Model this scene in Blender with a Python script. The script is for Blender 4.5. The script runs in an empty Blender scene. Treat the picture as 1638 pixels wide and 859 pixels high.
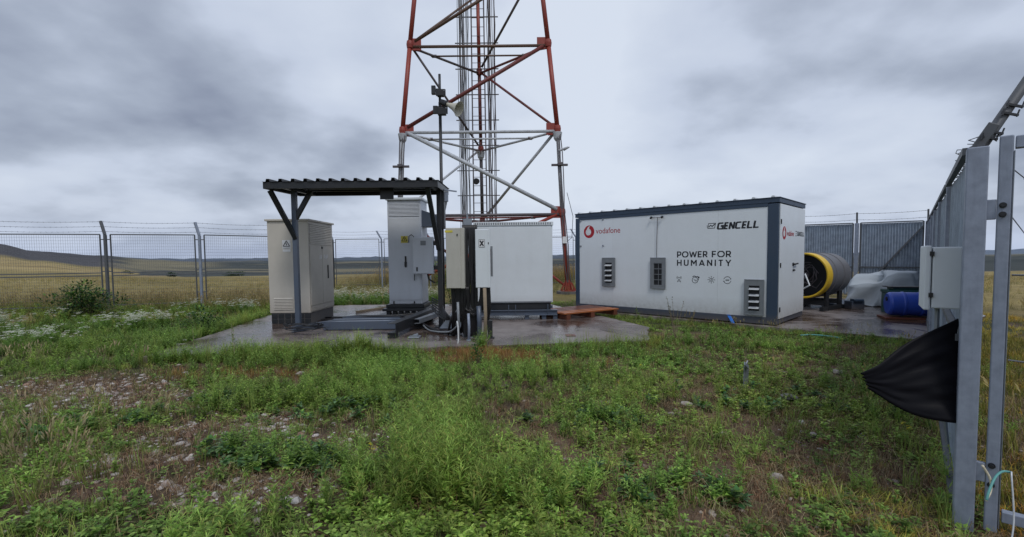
import bpy, math, random
import numpy as np
from math import sin, cos, radians, pi, sqrt
random.seed(7)
rng = np.random.default_rng(11)
SC = bpy.context.scene
COL = SC.collection
# ---------------------------------------------------------------- camera
FPX, PITCH, ROLL, CAMH = 760.0, radians(3.0), radians(0.6), 1.53
HY = 410.0
PPY = HY + FPX*math.tan(PITCH)
cF = np.array([0, cos(PITCH), -sin(PITCH)])
_U0 = np.array([0, sin(PITCH), cos(PITCH)]); _R0 = np.array([1., 0, 0])
cU = _U0*cos(ROLL)+_R0*sin(ROLL); cR = _R0*cos(ROLL)-_U0*sin(ROLL)
def G(px, py, z=0.0):
    d = cF+(px-819)/FPX*cR-(py-PPY)/FPX*cU
    t = (z-CAMH)/d[2]
    return np.array([d[0]*t, d[1]*t])
def direction(px, py):
    d = cF+(px-819)/FPX*cR-(py-PPY)/FPX*cU
    return d/np.linalg.norm(d)
from mathutils import Matrix, Vector
cd = bpy.data.cameras.new('camera'); cam = bpy.data.objects.new('camera', cd); COL.objects.link(cam)
M = Matrix(((cR[0], cU[0], -cF[0], 0), (cR[1], cU[1], -cF[1], 0), (cR[2], cU[2], -cF[2], CAMH), (0, 0, 0, 1)))
cam.matrix_world = M
cd.sensor_width = 36; cd.lens = FPX/1638*36; cd.shift_y = (PPY-429.5)/1638
cd.clip_start = 0.05; cd.clip_end = 20000
SC.camera = cam
# ---------------------------------------------------------------- materials
def newmat(name):
    m = bpy.data.materials.new(name); m.use_nodes = True
    nt = m.node_tree; nt.nodes.clear()
    out = nt.nodes.new('ShaderNodeOutputMaterial'); b = nt.nodes.new('ShaderNodeBsdfPrincipled')
    nt.links.new(b.outputs[0], out.inputs[0])
    return m, nt, b
def N(nt, t, **kw):
    n = nt.nodes.new(t)
    for k, v in kw.items():
        if k in ('ins',):
            for a, c in v.items(): n.inputs[a].default_value = c
        else: setattr(n, k, v)
    return n
def noise(nt, scale, detail=4, rough=.6, coord='Object', vec=(1, 1, 1), dist=0):
    tc = N(nt, 'ShaderNodeTexCoord'); mp = N(nt, 'ShaderNodeMapping'); mp.inputs['Scale'].default_value = vec
    nt.links.new(tc.outputs[coord], mp.inputs[0])
    n = N(nt, 'ShaderNodeTexNoise'); n.inputs['Scale'].default_value = scale; n.inputs['Detail'].default_value = detail
    n.inputs['Roughness'].default_value = rough; n.inputs['Distortion'].default_value = dist
    nt.links.new(mp.outputs[0], n.inputs['Vector'])
    return n.outputs[0]
def ramp(nt, fac, stops):
    r = N(nt, 'ShaderNodeValToRGB'); e = r.color_ramp.elements
    e[0].position, e[0].color = stops[0][0], (*stops[0][1], 1); e[1].position, e[1].color = stops[1][0], (*stops[1][1], 1)
    for p, c in stops[2:]:
        x = e.new(p); x.color = (*c, 1)
    nt.links.new(fac, r.inputs[0]); return r.outputs[0]
def mix(nt, f, a, b, mode='MIX'):
    m = N(nt, 'ShaderNodeMix', data_type='RGBA', blend_type=mode)
    for s, v in ((m.inputs[0], f), (m.inputs[6], a), (m.inputs[7], b)):
        if hasattr(v, 'default_value') or hasattr(v, 'is_linked'): nt.links.new(v, s)
        elif isinstance(v, (int, float)): s.default_value = v
        else: s.default_value = (*v, 1)
    return m.outputs[2]
def bump(nt, b, h, dist=.01, strength=.5):
    n = N(nt, 'ShaderNodeBump'); n.inputs['Distance'].default_value = dist; n.inputs['Strength'].default_value = strength
    nt.links.new(h, n.inputs['Height']); nt.links.new(n.outputs[0], b.inputs['Normal'])
def paint(name, c, rough=.5, metal=0., dirt=.25, dirtcol=(.10, .085, .07), scale=3., streak=True, bmp=.15, low=0.0, spec=.5):
    """painted or bare surface with grime, streaks and slight unevenness; low>0 adds splash dirt up to that height"""
    m, nt, b = newmat(name)
    n1 = noise(nt, scale, 6, .65)
    n2 = noise(nt, scale*3.1, 5, .7, vec=(1, 1, .12) if streak else (1, 1, 1))
    k1 = ramp(nt, n1, [(.35, (0, 0, 0)), (.75, (1, 1, 1))]); k2 = ramp(nt, n2, [(.5, (0, 0, 0)), (.8, (1, 1, 1))])
    f = mix(nt, .5, k1, k2, 'ADD')
    fm = N(nt, 'ShaderNodeMath', operation='MULTIPLY'); fm.inputs[1].default_value = dirt; nt.links.new(f, fm.inputs[0])
    col = mix(nt, fm.outputs[0], c, dirtcol)
    col = mix(nt, .10, col, noise_col(nt, 1.1), 'OVERLAY')
    if low:
        tc = N(nt, 'ShaderNodeNewGeometry'); sp = N(nt, 'ShaderNodeSeparateXYZ'); nt.links.new(tc.outputs['Position'], sp.inputs[0])
        mr = N(nt, 'ShaderNodeMapRange'); mr.inputs[1].default_value = low; mr.inputs[2].default_value = 0; mr.inputs[3].default_value = 0; mr.inputs[4].default_value = 1
        nt.links.new(sp.outputs[2], mr.inputs[0])
        mm = N(nt, 'ShaderNodeMath', operation='MULTIPLY'); nt.links.new(mr.outputs[0], mm.inputs[0]); nt.links.new(noise(nt, 9, 6, .7), mm.inputs[1])
        col = mix(nt, mm.outputs[0], col, (.16, .12, .09))
    nt.links.new(col, b.inputs['Base Color'])
    rr = N(nt, 'ShaderNodeMapRange'); rr.inputs[3].default_value = max(.04, rough-.12); rr.inputs[4].default_value = min(1, rough+.15)
    nt.links.new(n1, rr.inputs[0]); nt.links.new(rr.outputs[0], b.inputs['Roughness'])
    b.inputs['Metallic'].default_value = metal; b.inputs['Specular IOR Level'].default_value = spec
    if bmp: bump(nt, b, noise(nt, 1.7, 2), .02, bmp)
    return m
def noise_col(nt, s): return ramp(nt, noise(nt, s, 3), [(.3, (.35, .35, .35)), (.7, (.65, .65, .65))])
def plain(name, c, rough=.6, metal=0.):
    m, nt, b = newmat(name)
    col = mix(nt, ramp(nt, noise(nt, 14, 4), [(.3, (0, 0, 0)), (.8, (1, 1, 1))]), c, tuple(x*.72 for x in c))
    nt.links.new(col, b.inputs['Base Color']); b.inputs['Roughness'].default_value = rough; b.inputs['Metallic'].default_value = metal
    return m
MT = dict(
 white=paint('white_sandwich_panel', (.71, .755, .79), .42, dirt=.10, low=.55, dirtcol=(.3, .29, .27), bmp=.06, scale=1.6),
 cabwhite=paint('light_grey_powder_coat', (.64, .685, .72), .42, dirt=.12, low=.6, dirtcol=(.25, .24, .22), bmp=.05, scale=2),
 tallgrey=paint('pale_blue_grey_powder_coat', (.60, .635, .69), .45, dirt=.14, dirtcol=(.2, .2, .2), bmp=.05, scale=2, low=.6),
 beige=paint('beige_powder_coat', (.53, .50, .445), .5, dirt=.16, low=.7, dirtcol=(.16, .14, .11), bmp=.05, scale=2),
 beigebox=paint('pale_beige_coat', (.43, .42, .375), .5, dirt=.15, bmp=.04, scale=4),
 navy=paint('dark_slate_blue_paint', (.028, .052, .092), .45, dirt=.08, low=.25, bmp=.1),
 rail=paint('blue_grey_painted_steel', (.075, .10, .145), .35, .1, dirt=.25, bmp=.1),
 darksteel=paint('dark_wet_steel', (.014, .017, .022), .4, .2, dirt=.3, dirtcol=(.06, .055, .05), bmp=.1),
 galv=paint('galvanised_steel', (.27, .30, .34), .45, .55, dirt=.35, dirtcol=(.14, .15, .16), scale=7, bmp=.1),
 galvpost=paint('galvanised_post_steel', (.27, .31, .39), .55, .25, dirt=.55, dirtcol=(.13, .15, .19), scale=14, bmp=.06),
 fencesteel=paint('weathered_fence_steel', (.10, .11, .125), .55, .3, dirt=.3, bmp=0),
 wire=plain('thin_wire_steel', (.13, .14, .155), .55, .4),
 corr=paint('galvanised_corrugated_sheet', (.33, .395, .48), .5, .1, dirt=.6, dirtcol=(.085, .10, .12), scale=5, bmp=.1),
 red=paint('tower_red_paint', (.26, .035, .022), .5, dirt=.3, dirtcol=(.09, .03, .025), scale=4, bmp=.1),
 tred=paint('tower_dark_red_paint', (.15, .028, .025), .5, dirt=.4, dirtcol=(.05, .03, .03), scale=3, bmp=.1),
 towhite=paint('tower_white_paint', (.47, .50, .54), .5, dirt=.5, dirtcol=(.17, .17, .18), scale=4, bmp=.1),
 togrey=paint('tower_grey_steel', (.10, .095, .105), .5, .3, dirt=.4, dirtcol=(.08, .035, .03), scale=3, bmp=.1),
 olive=paint('tower_shaded_steel', (.13, .075, .055), .5, .2, dirt=.5, dirtcol=(.07, .065, .05), scale=3, bmp=.1),  # upper braces in shade: the shade is put into this olive brown
 black=plain('black_rubber', (.012, .012, .014), .45),
 blacktext=plain('black_print', (.012, .014, .02), .5),
 redprint=plain('red_print', (.42, .008, .02), .5),
 whiteprint=plain('white_print', (.75, .76, .78), .5),
 yellow=paint('yellow_paint', (.72, .47, .02), .45, dirt=.2, bmp=0),
 yellowprint=plain('yellow_print', (.62, .53, .06), .5),
 tank=paint('rubber_lined_tank', (.12, .125, .14), .5, .0, dirt=.45, dirtcol=(.13, .12, .12), bmp=.2),
 hole=plain('dark_interior', (.010, .011, .014), .6),
 alu=paint('brushed_aluminium', (.60, .63, .66), .42, .3, dirt=.2, dirtcol=(.22, .22, .22), scale=12, bmp=0),
 ventframe=paint('grey_vent_frame', (.22, .24, .26), .5, .3, dirt=.3, dirtcol=(.13, .13, .13), scale=10, bmp=0),
 plank=paint('wet_orange_wood', (.36, .115, .035), .38, dirt=.35, dirtcol=(.09, .035, .02), streak=False, scale=5, bmp=.2),
 plankdark=paint('wet_red_brown_wood', (.14, .045, .025), .38, dirt=.4, dirtcol=(.04, .02, .015), streak=False, scale=5, bmp=.2),
 woodpost=paint('weathered_wood', (.28, .22, .15), .8, dirt=.4, scale=9, bmp=.2),
 bluepl=paint('blue_plastic', (.016, .06, .38), .35, dirt=.12, bmp=.1),
 bluehose=plain('bright_blue_plastic', (.01, .16, .62), .4),
 greenpl=paint('dark_green_plastic', (.01, .07, .065), .4, dirt=.2, bmp=0),
 teal=plain('teal_plastic', (.10, .32, .30), .5),
 cream=plain('cream_plastic', (.62, .56, .42), .5),
 horn=paint('cream_horn_plastic', (.50, .48, .40), .5, dirt=.2, bmp=0),
 stone=paint('pale_stone', (.34, .30, .27), .85, dirt=.3, streak=False, scale=14, bmp=.4),
 redstone=paint('red_brick_stone', (.24, .09, .055), .85, dirt=.3, streak=False, scale=14, bmp=.4),
 base=paint('concrete_block', (.12, .115, .115), .8, dirt=.4, streak=False, scale=8, bmp=.4),
)
def fabric(name, c, rough, sc=4, sheen=0, d=.05, dark=.6, bs=.9):
    m, nt, b = newmat(name)
    col = mix(nt, ramp(nt, noise(nt, sc, 5), [(.3, (0, 0, 0)), (.75, (1, 1, 1))]), c, tuple(x*dark for x in c))
    nt.links.new(col, b.inputs['Base Color']); b.inputs['Roughness'].default_value = rough
    bump(nt, b, noise(nt, sc*1.5, 6, .6, dist=1.6), d, bs); return m
MT['tarp'] = fabric('grey_tarpaulin', (.36, .40, .435), .45, 1.6, d=.03, dark=.85, bs=.5)
MT['bag'] = fabric('black_plastic_film', (.005, .005, .008), .5, 5, d=.004, bs=.3)
MT['bag'].node_tree.nodes['Principled BSDF'].inputs['Specular IOR Level'].default_value = .12
# wet concrete
def wet_concrete():
    m, nt, b = newmat('wet_concrete')
    big = noise(nt, .55, 6, .62, dist=.6); med = noise(nt, 3.2, 8, .65); fine = noise(nt, 45, 5, .7)
    wet = ramp(nt, big, [(.42, (0, 0, 0)), (.56, (1, 1, 1))])
    c1 = ramp(nt, med, [(.3, (.15, .128, .122)), (.7, (.26, .228, .218))])
    c2 = ramp(nt, med, [(.3, (.05, .034, .028)), (.7, (.10, .070, .058))])
    col = mix(nt, wet, c1, c2); col = mix(nt, .35, col, ramp(nt, fine, [(.3, (.3, .3, .3)), (.7, (.7, .7, .7))]), 'OVERLAY')
    nt.links.new(col, b.inputs['Base Color'])
    r = ramp(nt, big, [(.38, (.45, .45, .45)), (.60, (.09, .09, .09))]); nt.links.new(r, b.inputs['Roughness'])
    bump(nt, b, mix(nt, .5, med, fine), .006, .35)
    return m
MT['concrete'] = wet_concrete()
def veg(name, trans=.35, rough=.55):
    m, nt, b = newmat(name)
    at = N(nt, 'ShaderNodeAttribute', attribute_name='Col')
    nt.links.new(at.outputs['Color'], b.inputs['Base Color']); b.inputs['Roughness'].default_value = rough
    b.inputs['Specular IOR Level'].default_value = .35
    tr = N(nt, 'ShaderNodeBsdfTranslucent'); nt.links.new(at.outputs['Color'], tr.inputs[0])
    ms = N(nt, 'ShaderNodeMixShader'); ms.inputs[0].default_value = trans
    out = [n for n in nt.nodes if n.type == 'OUTPUT_MATERIAL'][0]
    nt.links.new(b.outputs[0], ms.inputs[1]); nt.links.new(tr.outputs[0], ms.inputs[2]); nt.links.new(ms.outputs[0], out.inputs[0])
    return m
MT['leaf'] = veg('leaf_tissue'); MT['dry'] = veg('dry_straw', .15, .8); MT['gravel'] = veg('loose_stone', 0.0, .75)
# ---------------------------------------------------------------- mesh builder
class MB:
    def __init__(s): s.v = []; s.f = []; s.mi = []
    def add(s, vs, fs, mi=0):
        o = len(s.v); s.v += [tuple(map(float, v)) for v in vs]; s.f += [tuple(i+o for i in f) for f in fs]; s.mi += [mi]*len(fs); return s
    def box(s, x0, y0, z0, x1, y1, z1, mi=0):
        vs = [(x, y, z) for z in (z0, z1) for y in (y0, y1) for x in (x0, x1)]
        return s.add(vs, [(0, 2, 3, 1), (4, 5, 7, 6), (0, 1, 5, 4), (2, 6, 7, 3), (0, 4, 6, 2), (1, 3, 7, 5)], mi)
    def beam(s, p, q, w, h=None, up=(0, 0, 1), mi=0):
        h = h or w; p = np.array(p, float); q = np.array(q, float); d = q-p; d /= np.linalg.norm(d)
        u = np.array(up, float)
        if abs(d@u) > .95: u = np.array([1., 0, 0])
        a = np.cross(d, u); a /= np.linalg.norm(a); b = np.cross(a, d)
        vs = [P+sa*a*w/2+sb*b*h/2 for P in (p, q) for sa, sb in ((-1, -1), (1, -1), (1, 1), (-1, 1))]
        return s.add(vs, [(0, 1, 2, 3), (7, 6, 5, 4), (0, 4, 5, 1), (1, 5, 6, 2), (2, 6, 7, 3), (3, 7, 4, 0)], mi)
    def tube(s, pts, r, n=8, mi=0, cap=True):
        pts = [np.array(p, float) for p in pts]; rs = r if isinstance(r, (list, tuple)) else [r]*len(pts)
        vs = []; ref = None
        for i, p in enumerate(pts):
            d = pts[min(i+1, len(pts)-1)]-pts[max(i-1, 0)]; d /= np.linalg.norm(d)+1e-9
            if ref is None: ref = np.array([0, 0, 1.]) if abs(d[2]) < .9 else np.array([1., 0, 0])
            a = np.cross(d, ref); a /= np.linalg.norm(a)+1e-9; b = np.cross(a, d); ref = b
            for k in range(n):
                t = 2*pi*k/n; vs.append(p+rs[i]*(cos(t)*a+sin(t)*b))
        fs = [(i*n+k, i*n+(k+1) % n, (i+1)*n+(k+1) % n, (i+1)*n+k) for i in range(len(pts)-1) for k in range(n)]
        if cap: fs += [tuple(range(n))[::-1], tuple((len(pts)-1)*n+k for k in range(n))]
        return s.add(vs, fs, mi)
    def lathe(s, c, axis, prof, n=32, mi=0):
        c = np.array(c, float); d = np.array(axis, float); d /= np.linalg.norm(d)
        a = np.cross(d, (0, 0, 1.)) if abs(d[2]) < .9 else np.array([1., 0, 0]); a /= np.linalg.norm(a); b = np.cross(a, d)
        vs = [c+t*d+r*(cos(2*pi*k/n)*a+sin(2*pi*k/n)*b) for t, r in prof for k in range(n)]
        fs = [(i*n+k, i*n+(k+1) % n, (i+1)*n+(k+1) % n, (i+1)*n+k) for i in range(len(prof)-1) for k in range(n)]
        return s.add(vs, fs, mi)
    def prism(s, poly, z0, z1, mi=0):
        n = len(poly); vs = [(x, y, z0) for x, y in poly]+[(x, y, z1) for x, y in poly]
        return s.add(vs, [tuple(range(n))[::-1], tuple(range(n, 2*n))]+[(k, (k+1) % n, n+(k+1) % n, n+k) for k in range(n)], mi)
    def build(s, name, mats, parent=None, bevel=0, smooth=False, seg=2):
        me = bpy.data.meshes.new(name); me.from_pydata(s.v, [], s.f)
        for m in (mats if isinstance(mats, (list, tuple)) else [mats]): me.materials.append(MT[m] if isinstance(m, str) else m)
        me.polygons.foreach_set('material_index', s.mi)
        if smooth: me.polygons.foreach_set('use_smooth', [True]*len(s.f))
        me.update()
        import bmesh
        bm = bmesh.new(); bm.from_mesh(me); bmesh.ops.recalc_face_normals(bm, faces=bm.faces[:]); bm.to_mesh(me); bm.free()
        o = bpy.data.objects.new(name, me); COL.objects.link(o)
        if parent: o.parent = parent
        if bevel:
            b = o.modifiers.new('bevel', 'BEVEL'); b.width = bevel; b.segments = seg; b.limit_method = 'ANGLE'; b.angle_limit = radians(40)
        return o
def tag(o, label=None, cat=None, group=None, kind=None):
    if label: o['label'] = label
    if cat: o['category'] = cat
    if group: o['group'] = group
    if kind: o['kind'] = kind
    return o
def empty(name, loc, rz, label, cat, group=None):
    o = bpy.data.objects.new(name, None); COL.objects.link(o); o.location = loc; o.rotation_euler = (0, 0, rz); o.empty_display_size = .1
    return tag(o, label, cat, group)
def copy_tree(o, parent=None):
    c = o.copy(); COL.objects.link(c); c.parent = parent
    for ch in [x for x in COL.objects if x.parent == o]: copy_tree(ch, c)
    return c
def bx(name, mat, parent, x0, y0, z0, x1, y1, z1, bevel=0): return MB().box(x0, y0, z0, x1, y1, z1).build(name, mat, parent, bevel)
def text_mesh(name, txt, mat, parent, x0, z0, x1, z1, y, bold=0.0, shear=0.0, side=False, spacing=1.0):
    """flat printed lettering fitted into a rectangle of the wall plane"""
    cu = bpy.data.curves.new('print', 'FONT'); cu.body = txt; cu.size = 1; cu.offset = bold; cu.shear = shear; cu.extrude = 0; cu.resolution_u = 6
    cu.space_character = spacing
    tmp = bpy.data.objects.new('print', cu); COL.objects.link(tmp)
    dg = bpy.context.evaluated_depsgraph_get(); dg.update()
    me = bpy.data.meshes.new_from_object(tmp.evaluated_get(dg)); bpy.data.objects.remove(tmp)
    n = len(me.vertices); co = np.empty(n*3); me.vertices.foreach_get('co', co); co = co.reshape(-1, 3)
    mn, mx = co.min(0), co.max(0)
    u = (co[:, 0]-mn[0])/(mx[0]-mn[0])*(x1-x0)+x0; w = (co[:, 1]-mn[1])/(mx[1]-mn[1])*(z1-z0)+z0
    co = np.stack([np.full(n, y), u, w] if side else [u, np.full(n, y), w], 1)
    me.vertices.foreach_set('co', co.ravel()); me.materials.clear(); me.materials.append(MT[mat]); me.update()
    o = bpy.data.objects.new(name, me); COL.objects.link(o); o.parent = parent; return o
def ring(mb, cx, cz, r0, r1, y, a0=0, a1=2*pi, n=28, side=False, mi=0, sx=1):
    vs = []
    for k in range(n+1):
        t = a0+(a1-a0)*k/n
        for r in (r0, r1):
            u, w = cx+sx*r*cos(t), cz+r*sin(t); vs.append((y, u, w) if side else (u, y, w))
    mb.add(vs, [(2*k, 2*k+1, 2*k+3, 2*k+2) for k in range(n)], mi)
def flat(mb, pts, y, side=False, mi=0):
    mb.add([(y, a, b) if side else (a, y, b) for a, b in pts], [tuple(range(len(pts)))], mi)
def stroke(mb, pts, w, y, mi=0):
    for (a, b), (c, d) in zip(pts[:-1], pts[1:]):
        L = math.hypot(c-a, d-b); nx, nz = -(d-b)/L*w/2, (c-a)/L*w/2
        flat(mb, [(a-nx, b-nz), (c-nx, d-nz), (c+nx, d+nz), (a+nx, b+nz)], y, mi=mi)
def arc(cx, cy, rx, ry_, a0, a1, n=14): return [(cx+rx*cos(radians(a0+(a1-a0)*k/n)), cy+ry_*sin(radians(a0+(a1-a0)*k/n))) for k in range(n+1)]
GLY = {  # width, strokes in a unit-high cell
 'P': (.62, [[(.08, 0), (.08, 1)], [(.08, .93), (.36, .93)]+arc(.36, .66, .22, .27, 90, -90)+[(.08, .39)]]),
 'O': (.98, [arc(.49, .5, .42, .44, 0, 360, 28)]),
 'W': (1.12, [[(.05, 1), (.30, .02), (.56, .9), (.82, .02), (1.07, 1)]]),
 'E': (.60, [[(.56, .93), (.08, .93), (.08, .07), (.56, .07)], [(.08, .5), (.52, .5)]]),
 'R': (.66, [[(.08, 0), (.08, 1)], [(.08, .93), (.36, .93)]+arc(.36, .67, .21, .26, 90, -90)+[(.08, .41)], [(.34, .41), (.60, 0)]]),
 'F': (.58, [[(.08, 0), (.08, .93), (.56, .93)], [(.08, .48), (.50, .48)]]),
 'H': (.74, [[(.08, 0), (.08, 1)], [(.66, 0), (.66, 1)], [(.08, .5), (.66, .5)]]),
 'U': (.74, [[(.08, 1), (.08, .36)]+arc(.37, .36, .29, .30, 180, 360)+[(.66, 1)]]),
 'M': (.90, [[(.08, 0), (.08, .96), (.45, .38), (.82, .96), (.82, 0)]]),
 'A': (.82, [[(.04, 0), (.41, .97), (.78, 0)], [(.18, .28), (.64, .28)]]),
 'N': (.76, [[(.08, 0), (.08, .96), (.68, .04), (.68, 1)]]),
 'I': (.16, [[(.08, 0), (.08, 1)]]), 'T': (.66, [[(.02, .93), (.64, .93)], [(.33, .93), (.33, 0)]]),
 'Y': (.74, [[(.03, 1), (.37, .45), (.71, 1)], [(.37, .45), (.37, 0)]]), ' ': (.34, []),
 'G': (.90, [[(.84, .93), (.2, .93), (.08, .80), (.08, .2), (.2, .07), (.84, .07), (.84, .5), (.5, .5)]]),
 'C': (.84, [[(.80, .93), (.2, .93), (.08, .80), (.08, .2), (.2, .07), (.80, .07)]]), 'L': (.74, [[(.08, 1), (.08, .07), (.72, .07)]])}
def stroke_text(name, txt, parent, x0, z0, x1, z1, y, w, gap=.18, shear=0., side=False):
    tot = sum(GLY[c][0] for c in txt)+gap*(len(txt)-1); H = z1-z0; sx = (x1-x0)/tot; m = MB(); cur = 0
    for ch in txt:
        gw, st = GLY[ch]
        for pl in st:
            P = [(x0+(cur+a)*sx+shear*b*H, z0+b*H) for a, b in pl]; P = [p for i, p in enumerate(P) if i == 0 or math.dist(p, P[i-1]) > 1e-5]; n = len(P)
            closed = n > 3 and math.dist(P[0], P[-1]) < 1e-5
            def nr(a, b): L = math.dist(a, b); return (-(b[1]-a[1])/L, (b[0]-a[0])/L)
            NN = [nr(P[i], P[i+1]) for i in range(n-1)]
            def off(i, j):   # corner i seen from segment j, mitred when the bend is gentle
                a_ = NN[i-1] if i > 0 else (NN[-1] if closed else None); b_ = NN[i] if i < n-1 else (NN[0] if closed else None)
                if a_ is None or b_ is None: return NN[j]
                k = 1+a_[0]*b_[0]+a_[1]*b_[1]
                return NN[j] if k < .62 else ((a_[0]+b_[0])/k, (a_[1]+b_[1])/k)
            for j in range(n-1):
                q = []
                for i, sg in ((j, -1), (j+1, -1), (j+1, 1), (j, 1)):
                    o = off(i, j); a, b = P[i][0]+sg*o[0]*w/2, min(z1, max(z0, P[i][1]+sg*o[1]*w/2)); q.append((y, a, b) if side else (a, y, b))
                m.add(q, [(0, 1, 2, 3)])
        cur += gw+gap
    return m.build(name, 'blacktext', parent)
# ================================================================= THE GENERATOR CONTAINER
YAW = .77; CL, CW, CH = 5.23, 2.11, 2.71
dv = np.array([cos(YAW), -sin(YAW)]); nv = np.array([sin(YAW), cos(YAW)])
CO = np.array([5.58, 9.95]) - CL*dv
cont = empty('generator_container', (CO[0], CO[1], 0), -YAW, 'white panelled power container with dark blue steel frame and black lettering', 'container')
# local: x along the front, y inward, z up; front at y=0
bx('wall_panel', 'white', cont, .11, .012, .17, CL-.19, CW-.012, 2.56)
f = MB()
f.box(0, 0, .02, .135, .14, 2.58); f.box(CL-.22, 0, .02, CL-.012, .08, 2.58)
f.box(0, CW-.14, .02, .118, CW, 2.58)
f.box(.118, 0, .02, CL-.22, .10, .165); f.box(.118, CW-.1, .02, CL-.22, CW, .165); f.box(0, .14, .02, .1, CW-.14, .165)
f.box(CL-.12, .08, .03, CL-.012, CW, .13)
f.box(0.118, 0, 2.52, CL-.22, .10, 2.60); f.box(0.118, CW-.1, 2.52, CL-.22, CW, 2.60); f.box(0, .14, 2.52, .1, CW-.14, 2.60)
f.build('steel_frame', 'navy', cont, .006)
r = MB(); r.box(-.006, -.006, 2.60, CL+.004, CW+.004, 2.695); r.box(-.02, -.02, 2.695, CL+.02, CW+.02, 2.712)
roof = r.build('roof', 'navy', cont, .005)
r = MB()
for k in range(14):
    x = .12+k*(CL-.24)/13; r.add([(x-.04, -.02, 2.713), (x+.04, -.02, 2.713), (x+.02, -.02, 2.745), (x-.02, -.02, 2.745), (x-.04, CW+.02, 2.713), (x+.04, CW+.02, 2.713), (x+.02, CW+.02, 2.745), (x-.02, CW+.02, 2.745)], [(0, 1, 2, 3), (4, 7, 6, 5), (0, 3, 7, 4), (1, 5, 6, 2), (3, 2, 6, 7), (0, 4, 5, 1)])
r.build('roof_rib', 'alu', roof)
for x in (1.22, 2.42, 3.98): bx('panel_seam', 'alu', cont, x, .0105, .17, x+.004, .0125, 2.52)
door = bx('door', 'white', cont, CL-.04, .085, .14, CL+.006, CW-.02, 2.575, .006)
for z in (2.2, 1.28, .34): bx('hinge', 'black', door, CL+.006, .09, z-.05, CL+.025, .125, z+.05, .004)
h = MB(); h.tube([(CL+.006, 1.10, 1.285), (CL+.05, 1.10, 1.285)], .02, 10); h.beam((CL+.05, 1.08, 1.285), (CL+.05, 1.36, 1.30), .016, .03)
h.box(CL+.006, 1.05, 1.25, CL+.012, 1.18, 1.32)
h.build('handle', 'black', door)
for yk, rk_ in ((1.10, .025), (1.2, .02)): MB().tube([(CL+.006, yk, 1.15), (CL+.03, yk, 1.15)], rk_, 12).build('lock', 'black', door)
def quote_logo(mbr, mbw, cx, cz, R, y, side=False, sx=1):
    d = 1 if side else -1
    ring(mbr, cx, cz, 0, R, y+d*.001, n=40, side=side, sx=sx)
    ring(mbw, cx-.02*sx, cz-.06*R, 0, R*.52, y+d*.003, n=32, side=side, sx=sx)
    pts = []
    for k in range(9):
        t = k/8; pts.append((cx+sx*R*(-.52+.62*t**1.4), cz+R*(-.02+.88*sin(t*pi/2))))
    pts += [(cx+sx*R*(.22), cz+R*.84), (cx+sx*R*.02, cz+R*.60), (cx+sx*R*.10, cz+R*.40), (cx+sx*R*.40, cz+R*.1)]
    flat(mbw, pts, y+d*.004, side)
ry = .0115
a, b = MB(), MB(); quote_logo(a, b, .455, 2.19, .175, ry)
lg = a.build('logo', 'redprint', cont); b.build('speech_mark', 'whiteprint', lg)
text_mesh('lettering', 'vodafone', 'redprint', cont, .68, 2.125, 1.445, 2.275, ry-.001, .004)
stroke_text('lettering', 'GENCELL', cont, 3.955, 2.085, 4.83, 2.245, ry-.001, .042, .17, .16)
stroke_text('lettering', 'POWER', cont, 3.015, 1.46, 3.745, 1.605, ry-.001, .030, .15); stroke_text('lettering', 'FOR', cont, 3.845, 1.46, 4.27, 1.605, ry-.001, .030, .15)
stroke_text('lettering', 'HUMANITY', cont, 3.015, 1.26, 4.27, 1.405, ry-.001, .030, .38)
e = MB(); yy = ry-.001
for p in ([(3.74, 2.125), (3.90, 2.125)], [(3.76, 2.235), (3.93, 2.235)], [(3.745, 2.12), (3.765, 2.24)], [(3.90, 2.12), (3.925, 2.24)]): stroke(e, p, .014, yy)
stroke(e, [(3.77, 2.155), (3.81, 2.195), (3.845, 2.165), (3.905, 2.215)], .022, yy)
stroke(e, [(3.72, 2.18), (3.76, 2.18)], .012, yy); stroke(e, [(3.725, 2.15), (3.755, 2.15)], .008, yy)
e.build('emblem', 'blacktext', cont)
def icons():
    a = MB(); y = yy
    c = 3.068; stroke(a, [(c-.045, .865), (c, .94), (c+.045, .865)], .012, y); stroke(a, [(c-.03, .89), (c+.03, .89)], .008, y)
    for s_ in (-1, 1):
        for q in (.03, .055):
            ring(a, c, .975, q-.005, q+.005, y, (0 if s_ > 0 else pi)-.7, (0 if s_ > 0 else pi)+.7, 8)
    ring(a, c, .975, 0, .012, y, n=10)
    a.build('icon', 'blacktext', cont)
    a = MB(); c = 3.47; ring(a, c-.01, .925, .062, .074, y); stroke(a, [(c-.04, .95), (c-.02, .92), (c+.02, .93), (c+.01, .89)], .012, y); stroke(a, [(c-.07, 1.0), (c-.03, 1.025), (c+.02, 1.0), (c+.06, 1.015)], .018, y)
    ring(a, c+.075, .99, .0, .022, y, n=10); stroke(a, [(c+.075, .96), (c+.06, .92)], .014, y); a.build('icon', 'blacktext', cont)
    a = MB(); c = 3.84
    ring(a, c, .942, .032, .042, y)
    for k in range(8):
        t = k*pi/4; stroke(a, [(c+.055*cos(t), .942+.055*sin(t)), (c+.085*cos(t), .942+.085*sin(t))], .012, y)
    stroke(a, [(c+.012, .965), (c-.01, .94), (c+.01, .94), (c-.01, .918)], .008, y); a.build('icon', 'blacktext', cont)
    a = MB(); c = 4.197; ring(a, c, .943, .073, .084, y, .3, 2.9); ring(a, c, .943, .073, .084, y, 3.3, 6.1)
    stroke(a, [(c-.04, .945), (c+.04, .945)], .022, y); stroke(a, [(c+.085, .975), (c+.06, .965)], .012, y); stroke(a, [(c-.085, .91), (c-.06, .92)], .012, y); a.build('icon', 'blacktext', cont)
icons()
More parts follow.
